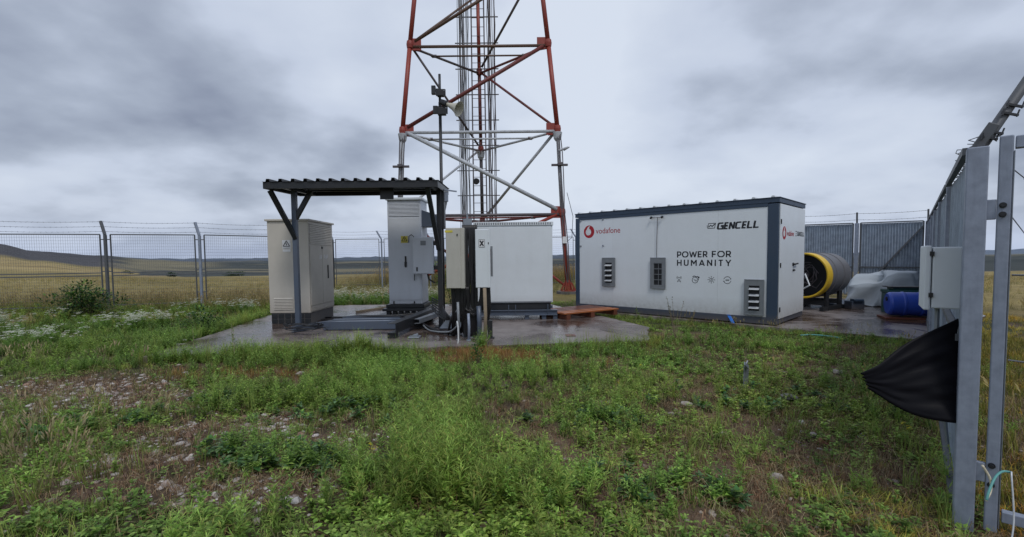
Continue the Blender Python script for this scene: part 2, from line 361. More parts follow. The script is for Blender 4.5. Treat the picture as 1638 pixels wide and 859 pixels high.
a, b = MB(), MB(); quote_logo(a, b, .37, 1.97, .14, CL+.008, True)
lg = a.build('logo', 'redprint', door); b.build('speech_mark', 'whiteprint', lg)
text_mesh('lettering', 'vodafone', 'redprint', door, .56, 1.915, 1.12, 2.03, CL+.0085, .012, side=True)
stroke_text('lettering', 'GENCELL', door, 1.40, 1.93, 2.02, 2.03, CL+.0085, .024, .17, .16, side=True)
e = MB()
for q in ([(1.25, 1.93), (1.36, 1.93)], [(1.26, 2.03), (1.37, 2.03)], [(1.27, 1.965), (1.35, 1.995)]):
    (p0, p1), (p2, p3) = q; flat(e, [(p0, p1-.008), (p2, p3-.008), (p2, p3+.008), (p0, p1+.008)], CL+.0085, True)
e.build('emblem', 'blacktext', door)
def vent(x0, z0, openl):
    fr = MB(); x1, z1 = x0+.385, z0+.755; ix0, ix1, iz0, iz1 = x0+.085, x0+.30, z0+.085, z0+.63
    for (a0, b0, a1, b1) in ((x0, z0, x1, iz0), (x0, iz1, x1, z1), (x0, iz0, ix0, iz1), (ix1, iz0, x1, iz1)): fr.box(a0, -.03, b0, a1, .02, b1)
    fr.box(x0-.012, -.034, z0-.012, x1+.012, -.026, z0+.014); fr.box(x0-.012, -.034, z1-.014, x1+.012, -.026, z1+.012)
    fr.box(x0-.012, -.034, z0+.014, x0+.014, -.026, z1-.014); fr.box(x1-.014, -.034, z0+.014, x1+.012, -.026, z1-.014)
    v = fr.build('air_vent', 'ventframe', cont, .003)
    bx('opening', 'hole', v, ix0, -.004, iz0, ix1, .011, iz1)
    lv = MB(); n = 4
    for k in range(n):
        zc = iz0+(k+.5)*(iz1-iz0)/n
        if openl: lv.beam((ix0+.004, -.035, zc+.0), (ix1-.004, -.035, zc+.0), .075, .006, up=(0, -.65, 1))
        else: lv.beam((ix0, -.012, zc+.06), (ix1, -.012, zc+.06), .012, .014)
    if not openl: lv.beam((ix0+.12, -.012, iz0), (ix0+.12, -.012, iz1), .006, .01)
    lv.build('louver', 'alu' if openl else 'ventframe', v)
vent(.912, .70, True); vent(2.34, .695, False); vent(4.58, .21, True)
w = MB(); w.tube([(2.485, -.0, 1.45), (2.492, -.006, 1.9), (2.512, -.01, 2.43)], .006, 6); w.beam((2.36, -.03, 2.455), (2.64, -.03, 2.45), .012, .012)
w.tube([(2.51, 0, 2.43), (2.51, -.03, 2.455)], .008, 6); w.build('cable', 'togrey', cont)
for x in (2.355, 2.645): MB().lathe((x, -.02, 2.462), (0, -1, -.4), [(0, .008), (0, .03), (.05, .026), (.05, 0.003)], 12).build('lamp_head', 'black', cont)
for x, z in ((.17, 2.50), (.905, 2.50), (.175, 1.796), (.915, 1.795)): MB().lathe((x, .012, z), (0, -1, 0), [(0, .027), (.012, .027), (.02, .016), (.02, .001)], 12).build('bolt', 'galv', cont)
# ================================================================= SLABS
def slab(name, poly, z0, z1):
    q = []; rr_ = np.random.default_rng(4)
    for i in range(len(poly)):
        a, b = np.array(poly[i]), np.array(poly[(i+1) % len(poly)]); L = np.linalg.norm(b-a); n = max(1, int(L/.12)); nn = np.array([-(b-a)[1], (b-a)[0]])/L
        for k in range(n):
            t = k/n; x = a+(b-a)*t
            if k: x = x+nn*(.022*sin(x[0]*3+x[1]*2)+rr_.uniform(-.012, .012)+(.04*rr_.random() if rr_.random() < .10 else 0))
            q.append(tuple(x))
    poly = q
    o = MB().prism([tuple(p) for p in poly], z0, z1).build(name, 'concrete', None, .012); tag(o, kind='structure'); return o
SL1 = [(-5.9, 7.5), (-1.3, 8.05), (2.45, 8.45), (2.9, 10.0), (1.1, 15.4), (-6.5, 15.4), (-6.6, 12.7)]
e0 = np.array([5.58, 9.95])-.02*dv
SL2 = [tuple(e0-CL*dv-nv*.1), tuple(e0-nv*.12), tuple(e0+dv*2.45-nv*.12), tuple(e0+dv*3.2+nv*5.0), tuple(e0+dv*2.2+nv*8.2), tuple(e0-CL*dv+nv*8.2)]
slab('concrete_slab', SL1, -.16, 0.0); slab('concrete_slab', SL2, -.155, .001)
# ================================================================= TOWER
def leg(side, z):
    s_ = float(np.interp(z, [0, 3.4, 6.95, 10.6, 14, 17], [7.4, 6.95, 6.62, 5.9, 5.15, 4.5])); Y = 20.3+.045*z
    if side == 'L': return np.array([-1.3-s_/2, Y, z])
    if side == 'R': return np.array([-1.3+s_/2, Y, z])
    return np.array([-1.5, 25.2-.13*z, z])
tower = empty('lattice_tower', (-1.3, 22.3, 0), 0, 'tall red and white three legged lattice radio mast behind the cabinets', 'tower')
def W2(p, root): q = np.array(p, float)-np.array(root.location); return q
LV = [0.15, 3.4, 6.95, 10.6, 14.0, 17.0]
def tpart(name, pts, rad, mat, n=8):
    return MB().tube([W2(p, tower) for p in pts], rad, n).build(name, mat, tower, smooth=True)
for sd in 'LRT':
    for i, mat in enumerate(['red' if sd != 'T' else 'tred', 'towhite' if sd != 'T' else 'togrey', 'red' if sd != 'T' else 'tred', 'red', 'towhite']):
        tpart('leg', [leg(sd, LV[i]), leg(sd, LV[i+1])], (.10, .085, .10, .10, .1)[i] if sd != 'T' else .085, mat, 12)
    for i in range(1, 5):
        p = leg(sd, LV[i]); m = MB(); c = W2(p, tower); inn = W2((-1.4, 22, LV[i]), tower)-c; inn[2] = 0; inn /= np.linalg.norm(inn)
        for dz, dw, mt in ((.13, .17, 0), (-.13, .17, 1)):
            pass
        m.lathe(c, (0, 0, 1), [(-.16, .09), (-.16, .13), (-.02, .15), (.02, .15), (.14, .13), (.14, .09)], 12)
        m.beam(c, c+inn*.42, .03, .48)
        if sd != 'T':
            m.beam(c, c+np.array([1 if sd == 'L' else -1, 0, 0])*.48, .03, .5)
        m.build('gusset', {1: 'red', 2: 'red' if sd == 'T' else 'red', 3: 'red', 4: 'tred'}[i], tower, .006)
        if i == 2:
            MB().lathe(c+np.array([0, 0, -.32]), (0, 0, 1), [(-.2, .09), (-.1, .16), (.14, .2), (.17, .2), (.17, .1)], 12).build('gusset', 'towhite', tower)
    m = MB(); p = W2(leg(sd, .0), tower)
    m.lathe(p, (0, 0, 1), [(-.25, .5), (.02, .5), (.02, .0)], 8); m.build('footing', 'base', tower)
    m = MB(); m.lathe(p, (0, 0, 1), [(.02, .001), (.02, .34), (.06, .34), (.06, .14), (.5, .12), (.5, .11)], 12)
    for k in range(6):
        t = k*pi/3; m.beam(p+np.array([.3*cos(t), .3*sin(t), .06]), p+np.array([.11*cos(t), .11*sin(t), .42]), .02, .07)
        m.tube([p+np.array([.27*cos(t+.4), .27*sin(t+.4), .06]), p+np.array([.27*cos(t+.4), .27*sin(t+.4), .2])], .025, 6)
    m.build('foot', 'red', tower)
for i in range(1, 5):
    z = LV[i]; L_, R_, T_ = leg('L', z), leg('R', z), leg('T', z)
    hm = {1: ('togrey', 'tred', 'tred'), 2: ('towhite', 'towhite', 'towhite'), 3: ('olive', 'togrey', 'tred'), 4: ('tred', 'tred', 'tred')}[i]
    dz = np.array([0, 0, -.1])
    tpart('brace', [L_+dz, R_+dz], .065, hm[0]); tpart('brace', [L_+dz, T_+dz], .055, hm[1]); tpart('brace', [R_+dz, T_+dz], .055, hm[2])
    a, b = L_+.32*(T_-L_)+dz, R_+.32*(T_-R_)+dz
    if i < 4:
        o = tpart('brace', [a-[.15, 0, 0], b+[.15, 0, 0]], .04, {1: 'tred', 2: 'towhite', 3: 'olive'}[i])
        for q in (a, b): MB().lathe(W2(q, tower), (1, 0, 0), [(-.1, .03), (-.1, .075), (.1, .075), (.1, .03)], 8).build('clamp', 'togrey', tower)
# diagonals: (from, level, to, level, colour)
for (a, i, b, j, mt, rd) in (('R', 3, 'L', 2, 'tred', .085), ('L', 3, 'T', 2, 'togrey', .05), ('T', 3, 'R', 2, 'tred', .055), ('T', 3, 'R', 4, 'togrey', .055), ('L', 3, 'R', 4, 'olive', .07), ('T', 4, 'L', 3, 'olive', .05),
                         ('L', 2, 'R', 1, 'towhite', .085), ('R', 2, 'T', 1, 'towhite', .065), ('T', 2, 'L', 1, 'towhite', .055),
                         ('R', 1, 'L', 0, 'red', .07), ('L', 1, 'T', 0, 'tred', .065), ('T', 1, 'R', 0, 'red', .055), ('R', 4, 'L', 5, 'towhite', .07), ('L', 4, 'T', 5, 'towhite', .06)):
    p, q = leg(a, LV[i]), leg(b, LV[j]); u = (q-p)/np.linalg.norm(q-p)
    tpart('brace', [p+u*.25, q-u*.25], rd, mt)
    for c in (p+u*.35, q-u*.35):
        pass
# ladder with side cable trays
lad = MB(); xc, yl = -1.53, 23.75
def lp(x, y, z): return W2((x, y-.02*z, z), tower)
for dx in (-.33, .33): lad.beam(lp(xc+dx, yl, 0.1), lp(xc+dx*.9, yl, 16.5), .06, .06)
for k in range(40): lad.tube([lp(xc-.33, yl, .4+k*.42), lp(xc+.33, yl, .4+k*.42)], .014, 5)
lad.build('ladder', 'togrey', tower)
for k in range(13):
    z = .9+k*1.22; MB().beam(lp(xc-1.12, yl+.12, z), lp(xc+.98, yl+.12, z), .045, .04).build('ladder_bracket', 'togrey', tower)
for base, cnt in ((-.95, 9), (-.9, 5), (.45, 7)):
    m = MB()
    for k in range(cnt):
        x = xc+base+k*.062+random.uniform(-.02, .02); pts = [lp(x+random.uniform(-.03, .03), yl-.02, z) for z in np.linspace(.2, 16.4, 14)]
        m.tube(pts, random.choice([.016, .02, .028]), 5)
    m.build('cable_bundle', 'ventframe' if base == -.95 else 'togrey', tower)
for sd, sg in (('L', 1), ('R', -1)):   # cables and clamps down the white legs
    m = MB()
    for k in range(3):
        pts = [W2(leg(sd, z), tower)+np.array([(.11-.08*k)+random.uniform(-.03, .03), -.13, 0]) for z in np.linspace(.4, 6.7, 9)]
        m.tube(pts, .022, 5)
    m.build('cable_bundle', 'togrey', tower)
    c = W2(leg(sd, 5.4), tower); m = MB(); m.beam(c-[.35, .05, 0], c+[.35, -.05, 0], .1, .09); m.beam(c-[.1, .2, 0], c+[.1, -.2, .02], .2, .12); m.build('clamp', 'togrey', tower, .01)
c = W2(leg('R', 6.0), tower); m = MB(); m.tube([c+[0, -.1, 0], c+[.38, -.14, .12]], .05, 8); m.tube([c+[.2, -.1, 0], c+[.44, -.14, .14]], .03, 8); m.build('small_camera', 'towhite', tower)
c = W2(leg('R', 2.2), tower); m = MB(); m.box(c[0]-.09, c[1]-.2, c[2]-.14, c[0]+.09, c[1]-.09, c[2]+.14); m.build('identification_plate', 'whiteprint', tower)
c = W2(leg('R', 2.0), tower); m = MB(); m.tube([c+[.1, -.1, 2.2], c+[.35, -.1, 1.2], c+[.3, -.1, .3], c+[.05, -.1, .1]], .012, 5); m.build('cable', 'black', tower)
# small floodlight mounting on the tower's back leg
c = W2((-1.7, 23.4, 3.9+1.3), tower); m = MB(); m.lathe(c, (.3, -1, -.1), [(0, .05), (0, .16), (.15, .14), (.15, .0)], 12); m.build('lamp_head', 'black', tower)
# ================================================================= CANOPY
can = empty('steel_canopy', (-3.2, 10.2, 0), 0, 'dark steel canopy with ribbed metal roof over the equipment cabinets', 'canopy')
def cl(x, y, z): return (x+3.2, y-10.2, z)
X0, X1, Y0, Y1 = -4.98, -1.47, 9.65, 11.25
def zr(y): return 3.0+(y-Y0)*.035
rf = MB(); n = 14; pitch = (X1-X0+.0)/n; prof = []
for k in range(n):
    x = X0+pitch*k; prof += [(x, 0), (x+pitch*.28, 0), (x+pitch*.34, .055), (x+pitch*.56, .055), (x+pitch*.62, 0)]
prof.append((X1+.02, 0))
vs = []
for y in (Y0-.06, Y1+.06):
    for x, dz in prof: vs.append(cl(x, y, zr(y)+.075+dz))
for y in (Y0-.06, Y1+.06):
    for x, dz in prof: vs.append(cl(x, y, zr(y)+.07+dz))
q = len(prof); fs = []
for k in range(q-1):
    fs += [(k, k+1, q+k+1, q+k), (2*q+k, 3*q+k, 3*q+k+1, 2*q+k+1), (k, 2*q+k, 2*q+k+1, k+1), (q+k, q+k+1, 3*q+k+1, 3*q+k)]
rf.add(vs, fs).build('roof', 'darksteel', can)
m = MB()
m.beam(cl(X0, Y0, zr(Y0)+.0), cl(X1, Y0, zr(Y0)), .06, .13); m.beam(cl(X0, Y1, zr(Y1)), cl(X1, Y1, zr(Y1)), .06, .13)
m.build('fascia', 'darksteel', can, .004)
m = MB()
for x in (X0+.03, X1-.03): m.beam(cl(x, Y0+.03, zr(Y0+.03)), cl(x, Y1-.03, zr(Y1-.03)), .06, .13)
for x in (-4.6, -1.6): m.beam(cl(x, Y0+.03, zr(Y0+.03)-.01), cl(x, Y1-.03, zr(Y1-.03)-.01), .08, .1)
for y in (10.05, 10.45, 10.85): m.beam(cl(X0+.06, y, zr(y)+.02), cl(X1-.06, y, zr(y)+.02), .05, .05)
m.build('rafter', 'darksteel', can, .004)
PL, PR = (-4.62, 10.2), (-1.56, 10.35)
for (x, y) in (PL, PR):
    m = MB(); m.beam(cl(x, y, .0), cl(x, y, zr(y)-.06), .10, .10); m.box(*cl(x-.13, y-.13, .0), *cl(x+.13, y+.13, .015))
    m.build('post', 'rail' if x < -3 else 'darksteel', can, .006)
for (p, q_) in (((-4.60, 10.18, 1.95), (-4.93, 9.8, 2.93)), ((-4.60, 10.2, 2.38), (-4.28, 10.25, 2.97)), ((-1.58, 10.32, 1.7), (-1.70, 9.75, 2.95)), ((-1.56, 10.4, 2.2), (-1.50, 11.1, 2.95))):
    MB().beam(cl(*p), cl(*q_), .09, .09, up=(0, 1, 0)).build('brace', 'darksteel', can, .005)
bx('cable_channel', 'darksteel', can, *cl(-1.55, 10.41, 2.15), *cl(-1.46, 10.62, 2.98))
bx('hanging_plate', 'darksteel', can, *cl(-2.72, 9.93, 2.74), *cl(-2.44, 9.96, 2.98), .004)
# ================================================================= MAST WITH LIGHTS
mast = empty('light_mast', (-1.53, 10.55, 0), 0, 'thin dark steel pole rising above the right end of the canopy', 'pole')
m = MB(); m.tube([(0, 0, 0.0), (0, 0, 4.9)], .035, 10); m.tube([(0, 0, 4.9), (0.0, 0, 5.5)], .028, 10); m.build('pole', 'darksteel', mast, smooth=True)
m = MB(); m.box(-.06, -.05, 2.75, .14, .05, 2.95); m.beam((-.1, -.06, 3.02), (.34, -.06, 2.96), .03, .03); m.build('bracket', 'galvpost', mast, .004)
def flood(name, x, y, z, lab, s=1.0):
    fl = empty(name, (x, y, z), 0, lab, 'floodlight', 'floodlights on the canopy pole')
    bx('housing', 'darksteel', fl, -.1*s, -.06, -.09*s, .1*s, .04, .09*s, .01); bx('glass', 'black', fl, -.085*s, -.066, -.07*s, .085*s, -.061, .07*s)
    m = MB(); m.beam((-.12*s, 0, -.05), (-.12*s, 0, .12*s), .01, .03); m.beam((.12*s, 0, -.05), (.12*s, 0, .12*s), .01, .03); m.beam((-.12*s, 0, .12*s), (.12*s, 0, .12*s), .03, .01); m.build('bracket', 'black', fl)
    return fl
flood('floodlight', -1.49, 10.42, 5.04, 'small square floodlight on the pole, upper one above the horn', .75)
b_ = empty('junction_box', (-1.66, 10.5, 5.14), 0, 'small dark box clamped left of the upper floodlight on pole', 'box'); bx('enclosure', 'darksteel', b_, -.04, -.05, -.09, .05, .04, .09, .006); bx('clamp', 'black', b_, .06, -.03, -.03, .13, .03, .03)
b_ = empty('junction_box', (-1.62, 10.5, 4.72), 0, 'dark grey box on the pole beside the lower floodlight', 'box'); bx('enclosure', 'darksteel', b_, -.05, -.05, -.08, .05, .04, .08, .006); bx('clamp', 'black', b_, .05, -.03, -.03, .09, .03, .03)
flood('floodlight', -1.47, 10.42, 4.66, 'dark floodlight on the pole just below the cream horn', .9)
hs = empty('horn_speaker', (-1.36, 10.36, 4.80), 0, 'cream horn loudspeaker pointing down to the right on the pole', 'loudspeaker')
ax = (.82, -.35, -.42)
MB().lathe((0, 0, 0), ax, [(0.0, .035), (.06, .045), (.18, .075), (.28, .12), (.33, .16), (.335, .165), (.33, .155), (.27, .11), (.15, .06), (.06, .03), (.06, .001)], 24).build('horn', 'horn', hs, smooth=True)
MB().lathe((0, 0, 0), ax, [(-.15, .001), (-.15, .06), (.0, .07), (.015, .04)], 16).build('driver', 'darksteel', hs)
# ================================================================= CABINETS
def louvres(name, mat, parent, x0, x1, z0, z1, y, n, side=False):
    m = MB()
    for k in range(n):
        z = z0+(k+.5)*(z1-z0)/n; h = (z1-z0)/n*.36
        if side: m.add([(y, x0, z-h), (y, x1, z-h), (y+.018, x1, z-h), (y+.018, x0, z-h), (y, x0, z+h), (y, x1, z+h)], [(0, 1, 2, 3), (3, 2, 5, 4), (0, 3, 4), (1, 5, 2)])
        else: m.add([(x0, y, z-h), (x1, y, z-h), (x1, y-.018, z-h), (x0, y-.018, z-h), (x0, y, z+h), (x1, y, z+h)], [(0, 1, 2, 3), (3, 2, 5, 4), (0, 3, 4), (1, 5, 2)])
    return m.build(name, mat, parent)
def warn_sign(parent, x, z, y, w, h, bg, tri, mark):
    m = MB(); m.box(x-w/2, y-.004, z-h/2, x+w/2, y-.001, z+h/2, 0)
    s_ = w*.8; zc = z+.06*h; t = [(x-s_/2, zc-s_*.36), (x+s_/2, zc-s_*.36), (x, zc+s_*.48)]
    for a, b in ((0, 1), (1, 2), (2, 0)): stroke(m, [t[a], t[b]], w*.09, y-.006, 1)
    stroke(m, [(x+.02*w, zc+.2*s_), (x-.09*w, zc-.02*s_), (x+.07*w, zc-.02*s_), (x-.02*w, zc-.24*s_)], w*.07, y-.006, 1)
    if mark: stroke(m, [(x-w*.4, z-h*.42), (x+w*.4, z-h*.42)], h*.04, y-.006, 1)
    return m.build('warning_sign', [bg, 'blacktext'], parent)
# beige
W_, D_ = .95, 1.48
bc = empty('equipment_cabinet', (-5.66, 11.05, 0), radians(0), 'tall beige outdoor cabinet with warning triangle under canopy left end', 'cabinet')
bx('body', 'beige', bc, 0, 0, .26, W_, D_, 2.40, .008)
bx('roof', 'beige', bc, -.04, -.04, 2.40, W_+.04, D_+.04, 2.445, .008)
m = MB()
m.box(.02, .02, .0, W_-.02, D_-.02, .255)
m.build('plinth', 'base', bc, .01)
m = MB()
for k in range(6): m.box(.03+k*.155, .006, .02, .03+k*.155+.14, .02, .12)
for k in range(6): m.box(.03+k*.155, .006, .135, .03+k*.155+.14, .02, .24)
m.build('brick', 'darksteel', bc, .006)
louvres('louver', 'beige', bc, .05, D_-.05, 1.86, 2.36, W_+.001, 12, True)
for y0, y1 in ((.04, .735), (.745, 1.44)):
    d = bx('door', 'beige', bc, W_, y0, .42, W_+.016, y1, 1.83, .004)
h = bx('handle', 'black', bc, W_+.016, 1.05, 1.02, W_+.035, 1.09, 1.36, .006)
bx('lock', 'black', bc, W_+.016, .70, 1.76, W_+.03, .77, 1.82, .004)
bx('lower_panel', 'beige', bc, W_, .04, .29, W_+.012, 1.44, .405, .004)
m = MB()
for y, z in ((.58, 1.56), (.66, 1.57), (.87, 1.58), (.96, 1.56), (1.03, 1.59)): m.box(W_+.0165, y, z-.05, W_+.018, y+.035, z+.04)
m.build('printed_mark', 'whiteprint', bc)
louvres('louver', 'beige', bc, .10, .55, .34, .62, -.001, 8)
warn_sign(bc, .44, 1.86, -.001, .19, .2, 'whiteprint', 0, True)
m = MB(); m.box(.35, -.005, 1.69, .53, -.001, 1.745); m.build('label_plate', 'whiteprint', bc)
# tall grey
tc_ = empty('equipment_cabinet', (-3.10, 11.95, 0), radians(-1), 'tall narrow pale grey cabinet with yellow warning triangle in the centre', 'cabinet')
W_, D_ = .84, .78
bx('body', 'tallgrey', tc_, 0, 0, .36, W_, D_, 2.96, .008)
bx('roof', 'cabwhite', tc_, -.04, -.06, 2.96, W_+.05, D_+.06, 3.02, .01)
bx('door', 'tallgrey', tc_, .03, -.018, .46, W_-.03, 0, 2.52, .005)
louvres('louver', 'tallgrey', tc_, .04, W_-.04, 2.56, 2.92, -.001, 11)
m = MB(); m.box(.42, -.035, 1.28, .46, -.018, 1.56); m.box(.41, -.045, 1.3, .47, -.03, 1.42); m.build('handle', 'black', tc_, .004)
warn_sign(tc_, .42, 1.98, -.019, .17, .17, 'yellowprint', 0, False)
m = MB()
for x in (.10, .62): m.box(x, -.012, .37, x+.03, -.0, .43)
m.build('bolt', 'black', tc_)
m = MB(); m.tube([(.53, -.03, 1.9), (.54, -.05, 2.05), (.60, -.05, 2.1), (.66, -.05, 2.05), (.66, -.06, 1.5), (.66, -.06, .95)], .01, 6); m.build('cable', 'black', tc_)
m = MB(); m.box(-.06, -.1, .27, W_+.06, D_, .352); m.box(-.12, -.22, .2, W_+.14, D_, .262)
for k in range(6): m.box(-.04+k*.155, -.15, .10, .06+k*.155, -.02, .195)
m.box(-.28, -.35, .03, W_+.3, D_, .095)
m.build('plinth', 'darksteel', tc_, .008)
# duct between canopy post and tall cabinet
m = MB(); m.add([(W_+.002, .1, 2.72), (W_+.002, .6, 2.72), (W_+.42, .15, 2.58), (W_+.42, .5, 2.58), (W_+.002, .1, 2.3), (W_+.002, .6, 2.3), (W_+.42, .15, 2.3), (W_+.42, .5, 2.3)], [(0, 1, 3, 2), (4, 6, 7, 5), (0, 2, 6, 4), (1, 5, 7, 3), (2, 3, 7, 6), (0, 4, 5, 1)])
m.build('air_duct', 'rail', tc_, .006)
sb = empty('electrical_box', (-2.42, 11.62, 1.12), 0, 'light grey box with small grey vent hung beside tall grey cabinet', 'box')
bx('body', 'tallgrey', sb, 0, 0, 0, .50, .20, .90, .008); bx('door', 'tallgrey', sb, .015, -.014, .015, .485, 0, .885, .005)
bx('vent', 'ventframe', sb, .2, -.02, .70, .33, -.014, .81); m = MB(); m.box(.09, -.03, .07, .12, -.014, .17); m.build('lock', 'black', sb)
m = MB(); m.tube([(.34, .1, 0), (.36, .1, -.12), (.46, .12, -.2), (.52, .14, -.22)], .02, 8); m.build('cable', 'black', sb)
bx('bracket', 'black', sb, .50, .05, .1, .62, .15, .2); bx('bracket', 'black', sb, .50, .05, .7, .62, .15, .8)
gx = empty('electrical_box', (-1.84, 11.75, 1.10), 0, 'dark narrow steel box behind the canopy right post', 'box'); bx('body', 'darksteel', gx, 0, 0, -.2, .14, .3, .9, .006); bx('door', 'togrey', gx, .01, -.012, -.18, .13, 0, .88)
# wide white
wc = empty('equipment_cabinet', (-.90, 11.5, 0), radians(1), 'wide white outdoor cabinet on a blue grey steel base', 'cabinet')
W_, D_ = 1.89, 1.0
bx('body', 'cabwhite', wc, 0, 0, .40, W_, D_, 2.27, .01)
r_ = bx('roof', 'cabwhite', wc, -.02, -.03, 2.27, W_+.02, D_+.02, 2.36, .006)
m = MB()
for k in range(34): m.box(.02+k*.0545, -.034, 2.29, .02+k*.0545+.03, -.0305, 2.34)
m.build('vent_slot', 'ventframe', r_)
d = bx('door', 'cabwhite', wc, .04, -.02, .43, W_-.03, 0, 2.24, .006)
m = MB(); m.box(.34, -.026, 1.05, .44, -.02, 1.78); m.build('handle', 'ventframe', d, .003); m = MB(); m.tube([(.39, -.04, 1.1), (.39, -.05, 1.4), (.39, -.04, 1.72)], .012, 8); m.build('handle_bar', 'togrey', d)
m = MB(); m.box(.33, -.03, 1.78, .37, -.02, 1.86); m.build('lock', 'black', d)
bx('plinth', 'darksteel', wc, .05, .04, .22, W_-.05, D_-.05, .395)
m = MB(); m.box(-.06, -.08, .10, W_+.1, -.02, .23); m.box(-.06, -.12, .10, W_+.1, -.08, .115); m.box(-.06, -.12, .215, W_+.1, -.08, .23); m.box(-.06, D_, .10, W_+.1, D_+.06, .23)
for x in (.8, .97, 1.75): m.box(x, -.11, .115, x+.02, -.08, .36)
for x in (-.04, 1.2, 1.62, W_): m.box(x, -.08, 0, x+.1, .04, .10)
m.build('base_frame', 'rail', wc, .004)
# pole-mounted boxes
rk = empty('mounting_rack', (-.80, 8.95, 0), 0, 'dark steel rack of poles carrying two narrow boxes in front', 'rack')
for x in (-.10, .08):
    m = MB(); m.beam((x, 0, 0), (x, 0, 2.1), .05, .05); m.build('post', 'darksteel', rk, .004)
m = MB()
for z in (1.05, 1.9): m.beam((-.35, -.03, z), (.35, -.03, z), .04, .04)
m.build('crossbar', 'darksteel', rk)
m = MB(); m.tube([(-.02, .03, 1.9), (-.03, .03, 2.3), (-.02, .03, 2.35)], .018, 6); m.box(-.1, -.04, 2.1, .06, .04, 2.24); m.build('bracket', 'galv', rk, .004)
xb = empty('electrical_box', (-1.235, 8.72, .95), radians(-2), 'pale beige narrow box with yellow sticker on pole rack', 'box')
bx('body', 'beigebox', xb, .03, 0, 0, .37, .19, 1.11, .006); bx('door', 'beigebox', xb, .036, -.016, .008, .30, 0, 1.10, .004)
bx('sticker', 'yellowprint', xb, .02, -.02, 1.025, .16, -.0165, 1.065); bx('lock', 'black', xb, .235, -.026, .96, .255, -.0165, 1.0)
b2 = empty('electrical_box', (-.665, 8.70, .96), radians(1), 'narrow white box marked with a black X on pole rack', 'box')
bx('body', 'cabwhite', b2, 0, 0, 0, .27, .2, 1.07, .006); bx('door', 'cabwhite', b2, .006, -.016, .006, .225, 0, 1.064, .004)
m = MB(); m.box(.065, -.02, .74, .175, -.0165, .885); st = m.build('sticker', 'whiteprint', b2)
m = MB(); stroke(m, [(.088, .765), (.152, .86)], .024, -.0215); stroke(m, [(.088, .86), (.152, .765)], .024, -.0225)
for p in ([(.068, .743), (.172, .743)], [(.068, .882), (.172, .882)], [(.068, .743), (.068, .882)], [(.172, .743), (.172, .882)]): stroke(m, p, .006, -.0215)
m.build('lettering', 'blacktext', st)
bx('lock', 'black', b2, .235, -.01, .8, .25, .0, .83)
def cable(name, pts, r, label, mat='black', group='black cables hanging under the boxes', cat='cable'):
    P = [np.array(p, float) for p in pts]; out = []
    for i in range(len(P)-1):
        p0, p1, p2, p3 = P[max(i-1, 0)], P[i], P[i+1], P[min(i+2, len(P)-1)]
        for t in np.linspace(0, 1, 6)[:-1]: out.append(.5*((2*p1)+(-p0+p2)*t+(2*p0-5*p1+4*p2-p3)*t*t+(-p0+3*p1-3*p2+p3)*t**3))
    out.append(P[-1]); o = MB().tube(out, r, 8).build(name, mat, None, smooth=True); tag(o, label, cat, group); return o
cab_l = 'black cable hanging in a tangle below the pole mounted boxes'
for k in range(16):
    x = -1.12+k*.02; cable('cable', [(x, 8.82, .97), (x+random.uniform(-.04, .04), 8.86, .6), (x-.05+random.uniform(-.08, .1), 8.95, .3), (x-.1+random.uniform(-.1, .14), 9.1+random.random()*.3, .03)], .023, cab_l)
for k in range(9):
    x = -.58+k*.016; dpt = random.uniform(.35, .55); cable('cable', [(x, 8.8, .97), (x-.03, 8.82, .7), (x-.17, 8.85, dpt), (x-.33, 8.87, .6), (x-.38, 8.9, .95)], .017, cab_l)
for k in range(5):
    x = -.50+k*.02; cable('cable', [(x, 8.8, .97), (x+.0, 8.82, .5), (x-.03*k, 8.95, .1), (x-.2, 9.3, .03)], .016, cab_l)
for k in range(13):
    x = -.90+k*.02; cable('cable', [(x, 8.88, 2.12), (x+random.uniform(-.02, .02), 8.86, 1.6), (x+random.uniform(-.03, .03), 8.87, 1.0), (x, 8.9, .5), (x+.02, 8.95, .02)], .022, 'black cable running down between the two pole mounted boxes', group='black cables down the rack')
for k in range(6):   # loom towards the canopy post
    y = 9.9+k*.1; cable('cable', [(-1.0-.03*k, 9.0, .35), (-1.35, 9.5, .28+.03*k), (-1.62, 10.2+.1*k, .3+.04*k), (-1.9, 11.2, .32+.05*k)], .018, 'black cable sagging from rack towards the canopy post', group='black cables to the canopy post')
for k in range(7):   # cables lying across the slab towards the cabinets
    a_ = k*.07; cable('cable', [(-1.02-.02*k, 9.1, .04), (-1.5-a_, 9.5+.1*k, .03+.02*(k % 3)), (-2.1-a_, 10.3+.08*k, .16+.02*(k % 3)), (-2.5-a_, 11.0+.05*k, .15), (-2.9-a_*2, 11.5, .12)], .017, 'black cable lying over the slab and channels near rack', group='black cables across the slab')
cable('hose', [(-1.85, 9.8, .12), (-1.6, 9.2, .1), (-1.2, 8.9, .12), (-1.02, 8.75, .26)], .016, 'grey hose looping across slab before the boxes', 'ventframe', None, 'hose')
cable('hose', [(-1.02, 8.62, .3), (-1.0, 8.55, .36), (-.98, 8.5, .25), (-.97, 8.4, .02), (-1.0, 8.2, -.05)], .014, 'short white hose bending down at the slab edge', 'cabwhite', None, 'hose')
def upright(name, x, y, z1, r, mat, label, cat, sq=False):
    m = MB()
    if sq: m.beam((x, y, -.05), (x, y, z1), r*2, r*2)
    else: m.tube([(x, y, -.05), (x+.01, y, z1*.5), (x, y, z1)], r, 12)
    m.lathe((x, y, 0), (0, 0, 1), [(0, .0), (0, r*1.7), (.02, r*1.7), (.02, r)], 12)
    o = m.build(name, mat, None, .004 if sq else 0, smooth=not sq); tag(o, label, cat); return o
upright('conduit_pipe', -.80, 8.60, .50, .025, 'galvpost', 'thin pale steel conduit standing under the X marked box', 'pipe')
